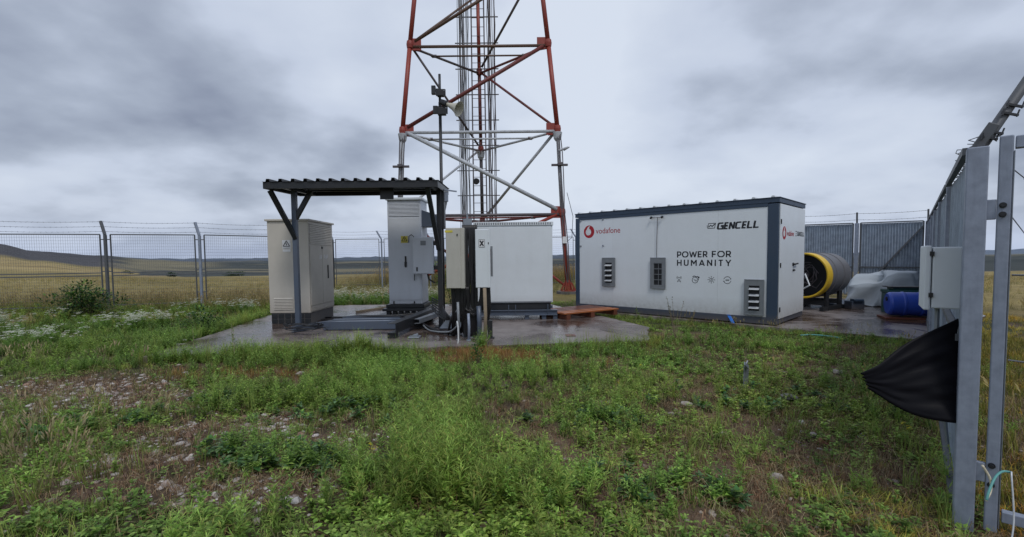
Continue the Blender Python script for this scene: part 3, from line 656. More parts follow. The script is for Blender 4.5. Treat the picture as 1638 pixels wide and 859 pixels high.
upright('conduit_pipe', -.62, 8.75, .62, .045, 'rail', 'thick blue grey conduit right of the thin pale one', 'pipe')
upright('conduit_pipe', -1.0, 8.7, .7, .025, 'ventframe', 'grey conduit under the beige box edge', 'pipe')
upright('wooden_post', -.50, 8.62, .96, .032, 'woodpost', 'weathered wooden post propped below the X marked box', 'post')
m = MB(); m.beam((-.42, 8.85, 0), (-.42, 8.85, .34), .1, .09); m.box(-.5, 8.78, .0, -.34, 8.92, .02); tag(m.build('steel_stub', 'darksteel', None, .005), 'short dark steel stub beside the wooden post', 'bracket')
# triangular white board behind rack (sheet leaning)
m = MB(); m.add([(-1.55, 10.0, .02), (-.72, 10.0, .02), (-.80, 10.25, .62), (-1.1, 10.25, .62), (-1.55, 10.03, .0), (-.72, 10.03, .0), (-.80, 10.28, .62), (-1.1, 10.28, .62)], [(0, 1, 2, 3), (7, 6, 5, 4), (0, 4, 5, 1), (3, 2, 6, 7), (0, 3, 7, 4), (1, 5, 6, 2)])
tag(m.build('metal_sheet', 'galv', None), 'slanted pale metal sheet behind the cable tangle', 'sheet')
# ================================================================= STEEL FRAMES ON THE SLAB
def channel(name, p, q, w, h, mat, label, group='steel channels lying on the slab', lip=.02):
    p = np.array(p, float); q = np.array(q, float); d = q-p; L = np.linalg.norm(d); o = empty(name, tuple(p), math.atan2(d[1], d[0]), label, 'beam', group)
    m = MB(); m.box(0, -w/2, 0, L, -w/2+.01, h); m.box(0, -w/2+.01, h-.01, L, w/2, h); m.box(0, -w/2+.01, 0, L, w/2, .01); m.build('web', mat, o, .002)
    m = MB()
    for x in (.08, L-.12): m.box(x, -w/2-.008, h*.3, x+.05, -w/2-.001, h*.7)
    m.build('end_plate', mat, o); return o
channel('steel_channel', (-4.0, 10.05, .02), (-2.35, 10.1, .02), .16, .17, 'rail', 'long blue grey channel nearest the slab front edge')
channel('steel_channel', (-4.0, 10.55, .02), (-2.1, 10.6, .02), .14, .15, 'rail', 'blue grey channel behind the front one')
channel('steel_channel', (-4.3, 11.3, .02), (-1.9, 11.35, .02), .14, .12, 'darksteel', 'dark channel in front of the tall cabinet plinth')
channel('steel_channel', (-4.55, 9.75, .01), (-3.95, 10.95, .01), .1, .12, 'rail', 'short cross channel at the left end of the steel frame')
channel('steel_channel', (-2.28, 8.9, .10), (-1.95, 11.6, .14), .17, .19, 'darksteel', 'dark beam pointing at the camera on slab')
channel('steel_channel', (-2.0, 9.9, .14), (-1.72, 11.4, .16), .12, .10, 'galv', 'pale cable channel right of the dark beam')
m = MB(); m.box(-2.37, 8.93, 0, -2.19, 9.05, .10); tag(m.build('concrete_block', 'darksteel', None, .006), 'dark support block under the near end of beam', 'block')
tr = empty('cable_tray', (-3.9, 10.85, .1), 0, 'perforated dark cable tray lying behind the blue channels', 'tray')
m = MB(); m.box(0, 0, 0, 2.0, .02, .07); m.box(0, .25, 0, 2.0, .27, .07)
for k in range(20): m.box(.03+k*.1, .02, .0, .07+k*.1, .25, .012)
m.build('rungs', 'rail', tr); m = MB()
for x in (.2, 1.7): m.box(x, .0, -.1, x+.05, .27, -.001)
m.build('foot', 'darksteel', tr)
cable('cable', [(-4.7, 11.9, .04), (-4.2, 11.6, .08), (-3.6, 11.2, .16), (-3.0, 11.05, .17), (-2.2, 11.2, .2)], .02, 'black cable from the beige cabinet across the tray', group=None)
cable('cable', [(-4.65, 11.5, .03), (-4.0, 11.25, .06), (-3.4, 10.95, .17), (-2.5, 10.9, .18), (-2.0, 11.1, .22)], .016, 'second black cable lying in the perforated tray', group=None)
m = MB(); m.box(-1.98, 8.88, 0.0, -1.76, 9.1, .03); m.beam((-1.9, 9.0, .03), (-1.8, 9.0, .06), .05, .05); tag(m.build('metal_plate', 'galv', None, .01), 'small shiny metal plate on the wet slab', 'plate')
m = MB(); m.beam((-4.35, 13.2, .03), (-3.7, 14.6, .03), .06, .05); tag(m.build('wooden_batten', 'woodpost', None), 'thin batten lying on slab behind the channels', 'batten')
# coil of wire / net at canopy post
cb = []
for k in range(60): t = k*.55; cb.append((-4.25+.42*cos(t)*(1-.004*k)+random.uniform(-.08, .08), 9.62+.22*sin(t)+random.uniform(-.05, .05), .05+.12*abs(sin(t*.37))+random.uniform(0, .06)))
o = MB().tube(cb, .009, 5).build('wire_coil', 'darksteel', None, smooth=True); tag(o, 'tangled dark wire coil beside the canopy front post', 'wire')
# ================================================================= PALLET
pa = empty('wooden_pallet', (1.28, 11.25, 0), radians(33), 'wet orange brown wooden pallet lying beside the white container', 'pallet')
for k in range(5):
    m = MB(); m.box(-.05, k*.235, .13, 1.75, k*.235+.16, .165); m.build('plank', 'plank' if k in (0, 1) else 'plankdark', pa, .004)
for k in range(3):
    m = MB(); m.box(.02+k*.78, 0, .0, .14+k*.78, 1.1, .125); m.build('bearer', 'plankdark', pa, .004)
# small sink-like square mark (drain cover)
m = MB(); m.box(1.02, 8.95, .004, 1.2, 9.15, .012); tag(m.build('drain_cover', 'plankdark', None), 'small reddish square cover set in the wet slab', 'cover')
# ================================================================= FUEL TANK (drum)
ta = empty('storage_tank', (7.83, 12.75, 0), 0, 'dark cylindrical tank with bright yellow front rim behind the container', 'tank')
axd = np.array([.81, .586, 0]); zc = .93; R = .60; cc = np.array([0, 0, zc])
MB().lathe(cc, axd, [(.20, R*.97), (.21, R), (.52, R), (.53, R+.02), (.57, R+.02), (.58, R), (1.05, R), (1.06, R+.02), (1.1, R+.02), (1.11, R), (1.5, R), (1.61, R*.93), (1.7, R*.7), (1.75, R*.3), (1.76, 0.001)], 56).build('shell', 'tank', ta, smooth=False)
MB().lathe(cc, axd, [(.30, R*.90), (.0, R*.93), (-.02, R*.96), (-.02, R*1.0), (.0, R*1.02), (.26, R*1.02), (.27, R*.98)], 56).build('rim', 'yellow', ta)
MB().lathe(cc, axd, [(.02, R*.925), (.30, R*.90), (.32, .0)], 40).build('end_plate', 'hole', ta)
m = MB(); pe = np.array([axd[1], -axd[0], 0])
for k in range(10):
    a0 = random.uniform(0, 6.28); a1 = a0+random.uniform(1, 3); r0, r1 = random.uniform(.1, .45), random.uniform(.1, .45)
    P = [cc-axd*.0+pe*cos(t)*rr+np.array([0, 0, 1])*sin(t)*rr for t, rr in ((a0, r0), ((a0+a1)/2, max(r0, r1)), (a1, r1))]
    m.tube([p_+axd*.12 for p_ in P], .010, 6)
m.lathe(cc, axd, [(.1, .001), (.1, .09), (.29, .09)], 12); m.build('pipework', 'togrey', ta)
m = MB(); m.tube([cc+pe*.05+[0, 0, .05]-axd*.03, cc+pe*.2+[0, 0, -.25]-axd*.1, cc-pe*.25+[0, 0, -.52]-axd*.08], .022, 8); m.build('hose', 'cabwhite', ta)
for t in (.3, 1.15):
    m = MB(); c = axd*t; m.beam(tuple(c-pe*.5+[0, 0, .2]), tuple(c+pe*.5+[0, 0, .2]), .1, .12); m.beam(tuple(c-pe*.45+[0, 0, 0.0]), tuple(c-pe*.45+[0, 0, .5]), .09, .09); m.beam(tuple(c+pe*.45+[0, 0, 0.0]), tuple(c+pe*.45+[0, 0, .5]), .09, .09)
    m.build('cradle', 'darksteel', ta, .005)
m = MB(); m.beam(tuple(-pe*.45+[0, 0, .06]), tuple(axd*1.5-pe*.45+[0, 0, .06]), .1, .1); m.beam(tuple(pe*.45+[0, 0, .06]), tuple(axd*1.5+pe*.45+[0, 0, .06]), .1, .1); m.build('skid', 'darksteel', ta, .005)
# small dark blocks beside tank
m = MB(); m.box(9.15, 12.75, 0, 9.5, 13.05, .22); m.box(9.2, 12.7, .22, 9.45, 12.9, .28); tag(m.build('battery_box', 'navy', None, .01), 'low dark blue box on slab between tank and tarpaulin', 'box')
m = MB(); m.add([(8.85, 13.3, 0), (9.6, 13.1, 0), (9.7, 13.5, 0), (8.95, 13.7, 0), (8.85, 13.3, .12), (9.6, 13.1, .12), (9.7, 13.5, .18), (8.95, 13.7, .18)], [(0, 3, 2, 1), (4, 5, 6, 7), (0, 1, 5, 4), (1, 2, 6, 5), (2, 3, 7, 6), (3, 0, 4, 7)]); tag(m.build('metal_cover', 'rail', None, .01), 'flat grey blue steel cover on slab by tank cradle', 'cover')
# ================================================================= TARP
def tarp_mesh():
    nu, nv_ = 64, 30; vs = []; rr = np.random.default_rng(5)
    ph = rr.uniform(0, 6.28, 8)
    for j in range(nv_+1):
        v = j/nv_
        for i in range(nu):
            t = 2*pi*i/nu
            c, s_ = cos(t), sin(t); p = 5.0
            rad = (abs(c/.78)**p+abs(s_/.50)**p)**(-1/p)
            topz = .92+.13*c+.10*s_-.09*sin(2*t)+.04*sin(5*t)
            if v < .42:
                k = v/.42; r0 = rad*k*.93; z = topz-.05*k**3-.12*(1-k)*sin(3*t+1)*.3-.05*(1-k); fold = .0
            else:
                k = min(1.0, (v-.42)/.58)
                dr = .15*k*abs(sin(3.5*t+ph[0]+.8*k))+.09*k*sin(7*t+ph[1]+2.2*k)+.03*k*sin(17*t+ph[2]+4*k)-.08*k+.10*k**2+.03*sin(6*t+k*6)
                r0 = rad*(.93+.07*min(1, k*5))+dr; z = topz*(1-k)**1.02-.05*(1-min(1, k*4)) + (.02+.02*sin(11*t))*k
                z += .02*sin(5*t+k*9)*(1-k)
            vs.append((r0*c+.02*sin(13*t+v*7), r0*s_, max(z, .015)))
    fs = [(j*nu+i, j*nu+(i+1) % nu, (j+1)*nu+(i+1) % nu, (j+1)*nu+i) for j in range(nv_) for i in range(nu)]
    m = MB().add(vs, fs); return m
o = tarp_mesh().build('covered_machine', 'tarp', None, smooth=True); o.location = (10.75, 13.75, 0); o.rotation_euler = (0, 0, radians(-42)); o.scale = (1.0, 1.0, .98)
tag(o, 'grey tarpaulin draped over low machine beside the corrugated fence', 'tarpaulin')
sub = o.modifiers.new('sub', 'SUBSURF'); sub.levels = 1; sub.render_levels = 1
# ================================================================= BLUE DRUM
bd = empty('plastic_drum', (8.75, 11.05, .05), 0, 'blue plastic drum lying on a board beside the white wall box', 'drum')
axb = np.array([.93, -.37, 0]); R = .27
MB().lathe((0, 0, R+.02), axb, [(0, .001), (0.0, R*.84), (.02, R*.93), (.05, R), (.25, R), (.27, R*1.04), (.30, R*1.04), (.32, R), (.58, R), (.60, R*1.04), (.63, R*1.04), (.65, R), (.86, R), (.89, R*.93), (.9, R*.84), (.9, .001)], 40).build('shell', 'bluepl', bd, smooth=False)
MB().lathe((0, 0, R+.13), -axb, [(0, .05), (.02, .05), (.02, .001)], 12).build('cap', 'black', bd)
o = MB(); o.box(-.5, -.3, 0, .62, .3, .045); q = o.build('board', 'plankdark', None, .004); q.location = (9.1, 10.88, .004); q.rotation_euler = (0, 0, radians(-21)); q.name = 'wooden_board'; tag(q, 'reddish wooden board lying under the blue drum', 'board')
gc_ = empty('plastic_crate', (9.35, 11.75, 0), radians(-20), 'dark green crate stacked behind the blue drum', 'crate')
m = MB(); m.box(0, 0, .0, .95, .5, .52); m.build('body', 'greenpl', gc_, .02); m = MB(); m.box(-.02, -.02, .52, .97, .52, .60); m.box(.1, .05, .60, .9, .45, .66); m.build('lid', 'greenpl', gc_, .015); m = MB(); m.box(.0, -.01, .66, .9, .45, .68); m.build('cover_sheet', 'black', gc_)
# ================================================================= FENCES
def mesh_fence(name, pts, T, label, arm=(-.10, .1), mid=.9):
    root = empty(name, (pts[0][0], pts[0][1], 0), 0, label, 'fence', 'welded mesh fences around the yard')
    L0 = np.array([pts[0][0], pts[0][1], 0])
    for k, (x, y) in enumerate(pts):
        b = np.array([x, y, 0])-L0; m = MB(); Tk = T[k]
        m.beam(b+[0, 0, -.4], b+[0, 0, Tk-.02], .075, .075); m.beam(b+[0, 0, Tk-.02], b+[arm[0]-.05, arm[1], Tk+.44], .07, .07)
        m.build('post', 'galvpost' if k == 4 or len(pts) == 7 else 'fencesteel', root, .006)
    for k in range(len(pts)-1):
        a = np.array([*pts[k], 0.])-L0; b = np.array([*pts[k+1], 0.])-L0; d = b-a; L = np.linalg.norm(d); d /= L
        a = a+d*.14; b = b-d*.14; Ta, Tb = T[k], T[k+1]; z0 = .06; L -= .28
        def P(s_, f_): return a+d*s_*L+np.array([0, 0, z0+(Ta+(Tb-Ta)*s_-z0)*f_])
        m = MB()
        for f_ in (0., .42, .46, 1.): m.beam(P(0, f_), P(1, f_), .035, .035)
        for s_ in (0, 1): m.beam(P(s_, 0), P(s_, 1), .032, .032)
        for f_ in (.15, .48, .93):
            m.beam(P(0, f_), P(0, f_)-d*.12, .03, .03); m.beam(P(1, f_), P(1, f_)+d*.12, .03, .03)
        fr = m.build('panel_frame', 'fencesteel', root)
        m = MB(); n = int(L/.06)
        for i in range(1, n): m.tube([P(i/n, 0), P(i/n, 1)], .0026, 3, cap=False)
        n2 = int((Ta-z0)/.10)
        for i in range(1, n2): m.tube([P(0, i/n2), P(1, i/n2)], .0026, 3, cap=False)
        m.build('wire_mesh', 'wire', fr)
    m = MB()
    for h_ in (.10, .26, .42):
        f_ = (h_+.02)/.46
        prev = [np.array([x, y, 0])-L0+np.array([(arm[0]-.05)*f_, arm[1]*f_, T[k]+h_]) for k, (x, y) in enumerate(pts)]
        for p, q in zip(prev[:-1], prev[1:]):
            ln = [p+(q-p)*t-np.array([0, 0, .035*sin(pi*t)]) for t in np.linspace(0, 1, 9)]; m.tube(ln, .0045, 4, cap=False)
            nb = int(np.linalg.norm(q-p)/.14)
            for i in range(nb):
                t = (i+.5)/nb; c = p+(q-p)*t-np.array([0, 0, .035*sin(pi*t)]); v = np.array([random.uniform(-1, 1), random.uniform(-1, 1), random.choice([-1, 1])])*.02; m.beam(c-v, c+v, .004, .004)
    m.build('barbed_wire', 'wire', root)
    return root
mesh_fence('mesh_fence', [(-21.6, 13.2), (-18.9, 13.9), (-16.25, 14.6), (-13.25, 15.55), (-10.8, 16.5), (-8.4, 17.5)], [2.38]*5+[2.34], 'welded mesh fence with angled barbed wire arms along the left side', arm=(-.12, .06))
mesh_fence('mesh_fence', [(-9.75, 26.0), (-7.1, 26.0), (-4.45, 26.0), (-1.8, 26.0), (.85, 26.0), (3.5, 26.0), (6.2, 26.0)], [2.55]*7, 'welded mesh fence running behind the lattice mast feet', arm=(-.22, .05))
mesh_fence('mesh_fence', [(-8.4, 17.5), (-8.75, 19.7), (-9.1, 21.9), (-9.45, 24.0), (-9.75, 26.0)], [2.34, 2.4, 2.45, 2.5, 2.55], 'welded mesh fence section hidden behind the beige cabinet', arm=(-.12, .02))
# corrugated fence at the back right
Cc = np.array([13.75, 15.75]); cdv = -dv
def corr_fence(name, A, d, npan, plen, T0, T1, label, postw=.12, side=1, arms=True, cap='fencesteel'):
    root = empty(name, (A[0], A[1], 0), math.atan2(d[1], d[0]), label, 'fence', 'sheet metal fences around the yard')
    tot = npan*plen
    def TT(x): return T0+(T1-T0)*x/tot
    for k in range(npan+1):
        x = k*plen; m = MB(); m.beam((x, 0, -.3), (x, 0, TT(x)+.0), postw, postw)
        m.build('post', 'galvpost', root, .006)
        if arms: MB().beam((x, 0, TT(x)), (x+.0, -.05*side, TT(x)+.38), .06, .05).build('barb_arm', 'fencesteel', root)
    for k in range(npan):
        x0, x1 = k*plen+postw*.5+.05, (k+1)*plen-postw*.5-.05; n = 22; m = MB(); vs = []
        q = 4*n
        for i in range(q+1):
            x = x0+(x1-x0)*i/q; y = .018 if i % 4 in (1, 2) else -.018
            vs += [(x, y, .05), (x, y, TT(x)-.03)]
        m.add(vs, [(2*i, 2*i+2, 2*i+3, 2*i+1) for i in range(q)]); sh = m.build('corrugated_sheet', 'corr', root)
        m = MB()
        for z0, z1 in ((.03, .03), (1.02, 1.02), (TT(x0), TT(x1))): m.beam((x0, -.04*side, z0), (x1, -.04*side, z1), .035, .04)
        m.beam((x0, -.0, 0.03), (x0, -.0, TT(x0)), .035, .05); m.beam((x1, -.0, 0.03), (x1, -.0, TT(x1)), .035, .05)
        m.build('panel_frame', cap, root)
    m = MB()
    if not arms: return root
    for h_ in (.12, .34):
        for k in range(npan):
            p = np.array([k*plen, -.05*side*h_/.38, TT(k*plen)+h_]); q_ = np.array([(k+1)*plen, -.05*side*h_/.38, TT((k+1)*plen)+h_])
            m.tube([p+(q_-p)*t-np.array([0, 0, .03*sin(pi*t)]) for t in np.linspace(0, 1, 7)], .005, 4, cap=False)
            for i in range(int(plen/.15)):
                t = (i+.5)*.15/plen; c = p+(q_-p)*t-np.array([0, 0, .03*sin(pi*t)]); v = np.array([random.uniform(-1, 1), random.uniform(-1, 1), 1])*.02; m.beam(c-v, c+v, .004, .004)
    m.build('barbed_wire', 'wire', root)
    return root
cf = corr_fence('corrugated_fence', Cc, cdv, 5, 1.92, 2.56, 2.68, 'galvanised corrugated sheet fence closing the yard behind the tank', side=-1)
# diagonal stay in last panel
MB().beam((.10, .10, 2.4), (1.25, .10, .85), .05, .05).build('diagonal_stay', 'fencesteel', cf)
GA = np.array([2.62, 2.70]); rd = (Cc-GA); RL = np.linalg.norm(rd); rd = rd/RL
npn = 7; rf_ = corr_fence('corrugated_fence', GA+rd*.0, rd, npn, RL/npn, 2.11, 2.48, 'sheet metal fence receding from the big gate post', postw=.09, side=-1, arms=False)
m = MB()   # arms leaning outward with wire above the right fence
angR = math.atan2(rd[1], rd[0])
for k in range(1, npn):
    x = k*RL/npn; T = 2.11+.37*k/npn
    MB().beam((x+.02, -.02, T-.04), (x+.02, -.15, T+.22), .045, .045).build('barb_arm', 'fencesteel', rf_, .004)
for h_ in (.12, .3, .5):
    p = np.array([.6, -.25*h_, 2.13+.34*h_]); q_ = np.array([RL, -.25*h_, 2.48+.44*h_])
    cur = [p+(q_-p)*t+np.array([0, random.uniform(-.02, .02), random.uniform(-.05, .05)]) for t in np.linspace(0, 1, 60)]
    m.tube(cur, .006, 4)
    for i in range(110):
        t = i/110; c = p+(q_-p)*t; v = np.array([random.uniform(-1, 1), random.uniform(-1, 1), random.uniform(-1, 1)])*.03; m.beam(c-v, c+v, .005, .005)
m.build('barbed_wire', 'fencesteel', rf_)
m = MB()
for k in range(6):   # loops of loose wire
    c = np.array([1.7+k*.28, -.1, 2.3]); m.tube([c+np.array([.15*cos(t)+random.uniform(-.04, .04), random.uniform(-.1, .1), .16*sin(t)]) for t in np.linspace(0, 6, 12)], .004, 4)
m.build('loose_wire', 'wire', rf_)
# ---------------------------------------------------------------- GATE
gd = -cdv   # direction to the right and towards the camera
gt = empty('yard_gate', (2.70, 2.62, 0), math.atan2(gd[1], gd[0]), 'grey steel gate leaf frame hinged to the post at right edge', 'gate')
m = MB(); m.beam((0, 0, -.05), (0, 0, 2.155), .055, .055); m.build('stile', 'galvpost', gt, .006)
m = MB(); m.box(.028, -.020, -.02, .031, .020, 2.07); m.box(.031, -.028, -.02, .034, .028, 2.07); m.build('edge_strip', 'galv', gt)
m = MB(); m.beam((.034, 0, 2.115), (1.7, 0, 2.115), .05, .065); m.beam((.042, 0, .05), (1.7, 0, .05), .05, .06); m.beam((1.65, 0, .08), (1.65, 0, 2.07), .05, .05); m.build('rail', 'galvpost', gt, .004)
m = MB(); m.tube([(.041, 0, 1.40), (.9, 0, 1.385), (1.62, 0, 1.40)], .006, 6); m.tube([(.041, 0, .93), (.9, 0, .90), (1.62, 0, .90)], .005, 6)
for k in range(12): m.tube([(.2+k*.12, .0, .09), (.2+k*.12, .0, 1.0)], .0025, 4)
m.build('wire_mesh', 'wire', gt)
for z in (1.78, 1.73, .33, .22):
    m = MB(); m.tube([(-.005, -.028, z), (-.005, -.052, z)], .010, 10); m.tube([(-.005, -.0281, z), (-.005, -.034, z)], .016, 12); m.build('bolt', 'darksteel', gt)
for z in (1.76, .28):
    MB().beam((-.10, -.01, z), (-.029, -.01, z), .03, .11).build('hinge', 'galvpost', gt, .004)
m = MB(); m.beam((-.12, -.0, 2.10), (-.05, -.0, 2.23), .05, .045, up=(0, 1, 0)); m.build('top_bracket', 'fencesteel', gt, .004)
ga = empty('barbed_post_extension', (2.63, 2.70, 2.12), 0, 'thick rusty barbed wire arm leaning over the gate to the upper right', 'arm')
MB().tube([(-.015, 0.0, -.03), (.03, .0, .02), (.10, -.0, .13), (.25, -.0, .355), (.55, -.0, .8)], [.022, .026, .027, .027, .027], 10).build('tube', 'fencesteel', ga, smooth=True)
for (x, z) in ((.02, .04), (.155, .215), (.13, .17), (.05, .07)):
    m = MB(); m.beam((x-.042, -.03, z+.006), (x+.042, -.036, z-.012), .010, .012); m.beam((x-.05, -.04, z-.015), (x-.03, -.03, z+.025), .006, .006); m.beam((x+.03, -.04, z-.02), (x+.055, -.03, z+.02), .006, .006); m.build('wire_clamp', 'darksteel', ga)
def twig(pts, label):
    m = MB(); m.tube(pts, .0035, 5)
    for p in pts[1:]:
        for _ in range(3):
            v = np.array([random.uniform(-1, 1), random.uniform(-.4, .4), random.uniform(-1, 1)])*.02; m.beam(np.array(p)-v, np.array(p)+v, .003, .003)
    tag(m.build('barbed_wire_strand', 'fencesteel', None), label, 'wire')
twig([(3.0, 2.9, 2.05), (3.08, 2.86, 1.95), (3.2, 2.8, 1.98), (3.4, 2.7, 1.9)], 'loose barbed strand beyond the gate at upper right edge')
twig([(3.25, 3.1, 1.75), (3.3, 3.05, 1.62), (3.38, 3.0, 1.7), (3.45, 2.95, 1.52)], 'tangled barbed strand at the right edge below the arm')
# white box on the right fence
nb_ = np.array([-rd[1], rd[0]])   # inward normal
eb = empty('electrical_box', (*(GA+rd*.24+nb_*.028), 1.175), angR+radians(4), 'white box with side door fixed to fence beside big gate post', 'box')
m = MB(); m.box(0, 0, 0, .30, .14, .385); m.build('body', 'cabwhite', eb, .008)
m = MB(); m.box(-.006, .145, -.012, .306, .178, .395); m.build('door', 'cabwhite', eb, .008)
for z in (.07, .33): bx('hinge', 'black', eb, -.014, .133, z, -.001, .155, z+.028)
m = MB(); m.tube([(.1, .1, 0), (.1, .1, -.25)], .012, 8); m.tube([(.15, .1, 0), (.16, .08, -.3), (.17, .02, -.9)], .01, 8); m.build('cable', 'galv', eb)
# black plastic sheet blowing from post
def bag():
    nu, nv_ = 40, 26; A = np.array([2.68, 2.84, 1.13]); B = np.array([2.60, 2.69, .535]); Tt = np.array([2.12, 2.86, .80]); vs = []
    Tb = Tt+np.array([.06, .015, -.11])
    for j in range(nv_+1):
        v = j/nv_
        for i in range(nu+1):
            u = i/nu
            root = A+(B-A)*v; tip = Tt+(Tb-Tt)*v
            p = root*(1-u)+tip*u
            p[2] += (-.055*sin(pi*u)*(1-v)*.4 + -.05*sin(pi*u)*v)+ .03*sin(pi*min(1, u*1.2))*(1-v)
            fold = .006*sin(v*17+u*3)*(1-u*.6)+.0025*sin(v*43-u*6)+.02*sin(u*3+v*2)
            p[1] += fold*(.3+.7*sin(pi*min(1, u+.2)))
            p[0] += .008*sin(v*31+u*9)
            vs.append(p)
    fs = [(j*(nu+1)+i, j*(nu+1)+i+1, (j+1)*(nu+1)+i+1, (j+1)*(nu+1)+i) for j in range(nv_) for i in range(nu)]
    o = MB().add(vs, fs).build('plastic_sheet', 'bag', None, smooth=True); tag(o, 'black plastic sheet blowing out from the big gate post', 'plastic sheet')
    s_ = o.modifiers.new('thick', 'SOLIDIFY'); s_.thickness = .002
bag()
# teal / cream wire at gate post foot
cable('ground_wire', [(2.70, 2.52, .33), (2.63, 2.50, .345), (2.55, 2.46, .33), (2.49, 2.43, .27), (2.47, 2.42, .23)], .006, 'teal wire curling out from the gate post bolt', 'teal', None, 'wire')
cable('ground_wire', [(2.50, 2.48, .39), (2.535, 2.47, .32), (2.53, 2.46, .26), (2.49, 2.44, .225), (2.47, 2.42, .23)], .006, 'cream wire beside the teal wire at gate post', 'cream', None, 'wire')
cable('ground_wire', [(2.70, 2.52, .33), (2.67, 2.49, .32), (2.65, 2.45, .1), (2.6, 2.42, -.05)], .004, 'thin pale wire hanging from bolt down the gate post', 'alu', None, 'wire')
# ================================================================= SMALL THINGS
g = G(1193, 612, -.06); m = MB()
pts = [(0, 0, -.1), (0, 0, .02), (.005, 0, .12), (.0, 0, .20), (-.035, -.02, .235), (-.06, -.04, .20)]
for p, q in zip(pts[:-1], pts[1:]): m.beam(p, q, .10, .012, up=(0, 1, 0))
o = m.build('bent_strip', 'galv', None); o.location = (g[0], g[1], -.05); o.rotation_euler = (0, 0, radians(35)); tag(o, 'bent galvanised strip sticking up from the grass', 'strip')
fr_ = CO+dv*4.28-nv*.12
m = MB(); m.add([(0, 0, 0), (.05, 0, 0), (.05, .01, .02), (0, .01, .02), (-.16, .09, .2), (-.09, .09, .2), (-.09, .1, .21), (-.16, .1, .21)], [(0, 1, 5, 4), (3, 7, 6, 2), (0, 4, 7, 3), (1, 2, 6, 5), (4, 5, 6, 7), (0, 3, 2, 1)])
o = m.build('blue_strap', 'bluehose', None); o.location = (fr_[0]+.08, fr_[1]-.02, -.03); o.rotation_euler = (0, 0, -YAW); tag(o, 'bright blue plastic strap leaning on the container base', 'strap')
p0, p1 = G(1280, 538, -.04), G(1345, 543, -.04)
cable('hose', [(*p0, -.02), (*(p0*.6+p1*.4+[0, .06]), .0), (*(p0*.2+p1*.8), .0), (*p1, -.02)], .014, 'thin teal blue hose lying along the slab edge', 'teal', None, 'hose')
def rock(px, py, r, mat, label, sq=.7, seed=0):
    rr = np.random.default_rng(seed); import bmesh
    bm = bmesh.new(); bmesh.ops.create_icosphere(bm, subdivisions=3, radius=r)
    dirs = rr.normal(size=(7, 3)); dirs /= np.linalg.norm(dirs, axis=1)[:, None]
    for v in bm.verts:
        c = np.array(v.co); k = c/np.linalg.norm(c); d_ = 1.0
        for q in dirs: d_ = min(d_, (.72+.0)/max(.35, k@q) if k@q > .6 else 1.0)
        v.co = v.co*d_*(1+.03*sin(9*k[0]+5*k[1])); v.co.z *= sq
    me = bpy.data.meshes.new('rock'); bm.to_mesh(me); bm.free(); me.materials.append(MT[mat])
    o = bpy.data.objects.new('rock', me); COL.objects.link(o); g = G(px, py, -.05); o.location = (g[0], g[1], -.065+r*sq*.7); o.rotation_euler = (0, 0, seed)
    tag(o, label, 'rock'); return o
rock(1242, 766, .045, 'stone', 'pale pinkish rock on grass at lower right', .85, 1)
rock(1320, 708, .06, 'redstone', 'reddish brown flat rock among grass at right', .5, 2)
rock(1300, 696, .035, 'stone', 'small pale stone just left of reddish rock', .7, 3)
rock(1340, 596, .07, 'stone', 'pale stone in grass left of the black sheet tip', .55, 4)
rock(1262, 636, .10, 'base', 'flat grey stone slab in the grass near bent strip', .3, 5)
rock(1098, 646, .06, 'stone', 'flat pale stone in grass below the white container', .45, 6)
rock(480, 590+8, .06, 'stone', 'single pale stone at the left grass patch edge', .5, 7)
# ================================================================= TERRAIN
prof_r = [2, 25, 60, 120, 400, 1500, 4000, 9000]
prof = {-900: [None, None, 15, 4, -8, -22, -26, -26], 0: [None, None, 18, 6, -4, -12, -17.5, -17.5], 60: [None, None, 18.5, 8, 1, -5, -10, -10], 160: [None, None, 19, 13, 9, 1, -5, -4], 250: [None, None, 22, 20, 18, 8, 0, -1],
        320: [None, None, 23, 23.5, 24, 10, 3, 0], 560: [None, None, 25, 25.5, 28, 12, 4, 0], 1000: [None, None, 25, 26, 28, 12, 4, 0], 1560: [None, None, 26, 24, 17, 9, 4, 0], 1700: [None, None, 26, 22, 15, 8, 2, -2], 2600: [None, None, 26, 22, 15, 8, 2, -4]}
keys = sorted(prof); tab = np.zeros((len(keys), len(prof_r)))
for a, k in enumerate(keys):
    for b, r_ in enumerate(prof_r):
        o_ = prof[k][b]; tab[a, b] = -.08 if o_ is None else CAMH-o_*r_/760
tab[:, 1] = -.10
def terr_z(X, Y):
    r_ = np.hypot(X, Y)+1e-6; az = np.arctan2(X, Y); px = 819+760*np.tan(np.clip(az, -1.15, 1.15))
    px = np.clip(px, keys[0], keys[-1]); lr = np.log(np.clip(r_, prof_r[0], prof_r[-1]))
    ki = np.clip(np.searchsorted(keys, px)-1, 0, len(keys)-2); kf = (px-np.array(keys)[ki])/(np.array(keys)[ki+1]-np.array(keys)[ki]); kf = kf*kf*(3-2*kf)
    LR = np.log(prof_r); ri = np.clip(np.searchsorted(LR, lr)-1, 0, len(LR)-2); rf2 = (lr-LR[ri])/(LR[ri+1]-LR[ri]); rf2 = np.clip(rf2, 0, 1)
    # interpolate the screen slope, keeps crests round
    def zz(k_): return tab[k_, ri]*(1-rf2)+tab[k_, ri+1]*rf2
    z = zz(ki)*(1-kf)+zz(ki+1)*kf
    return z
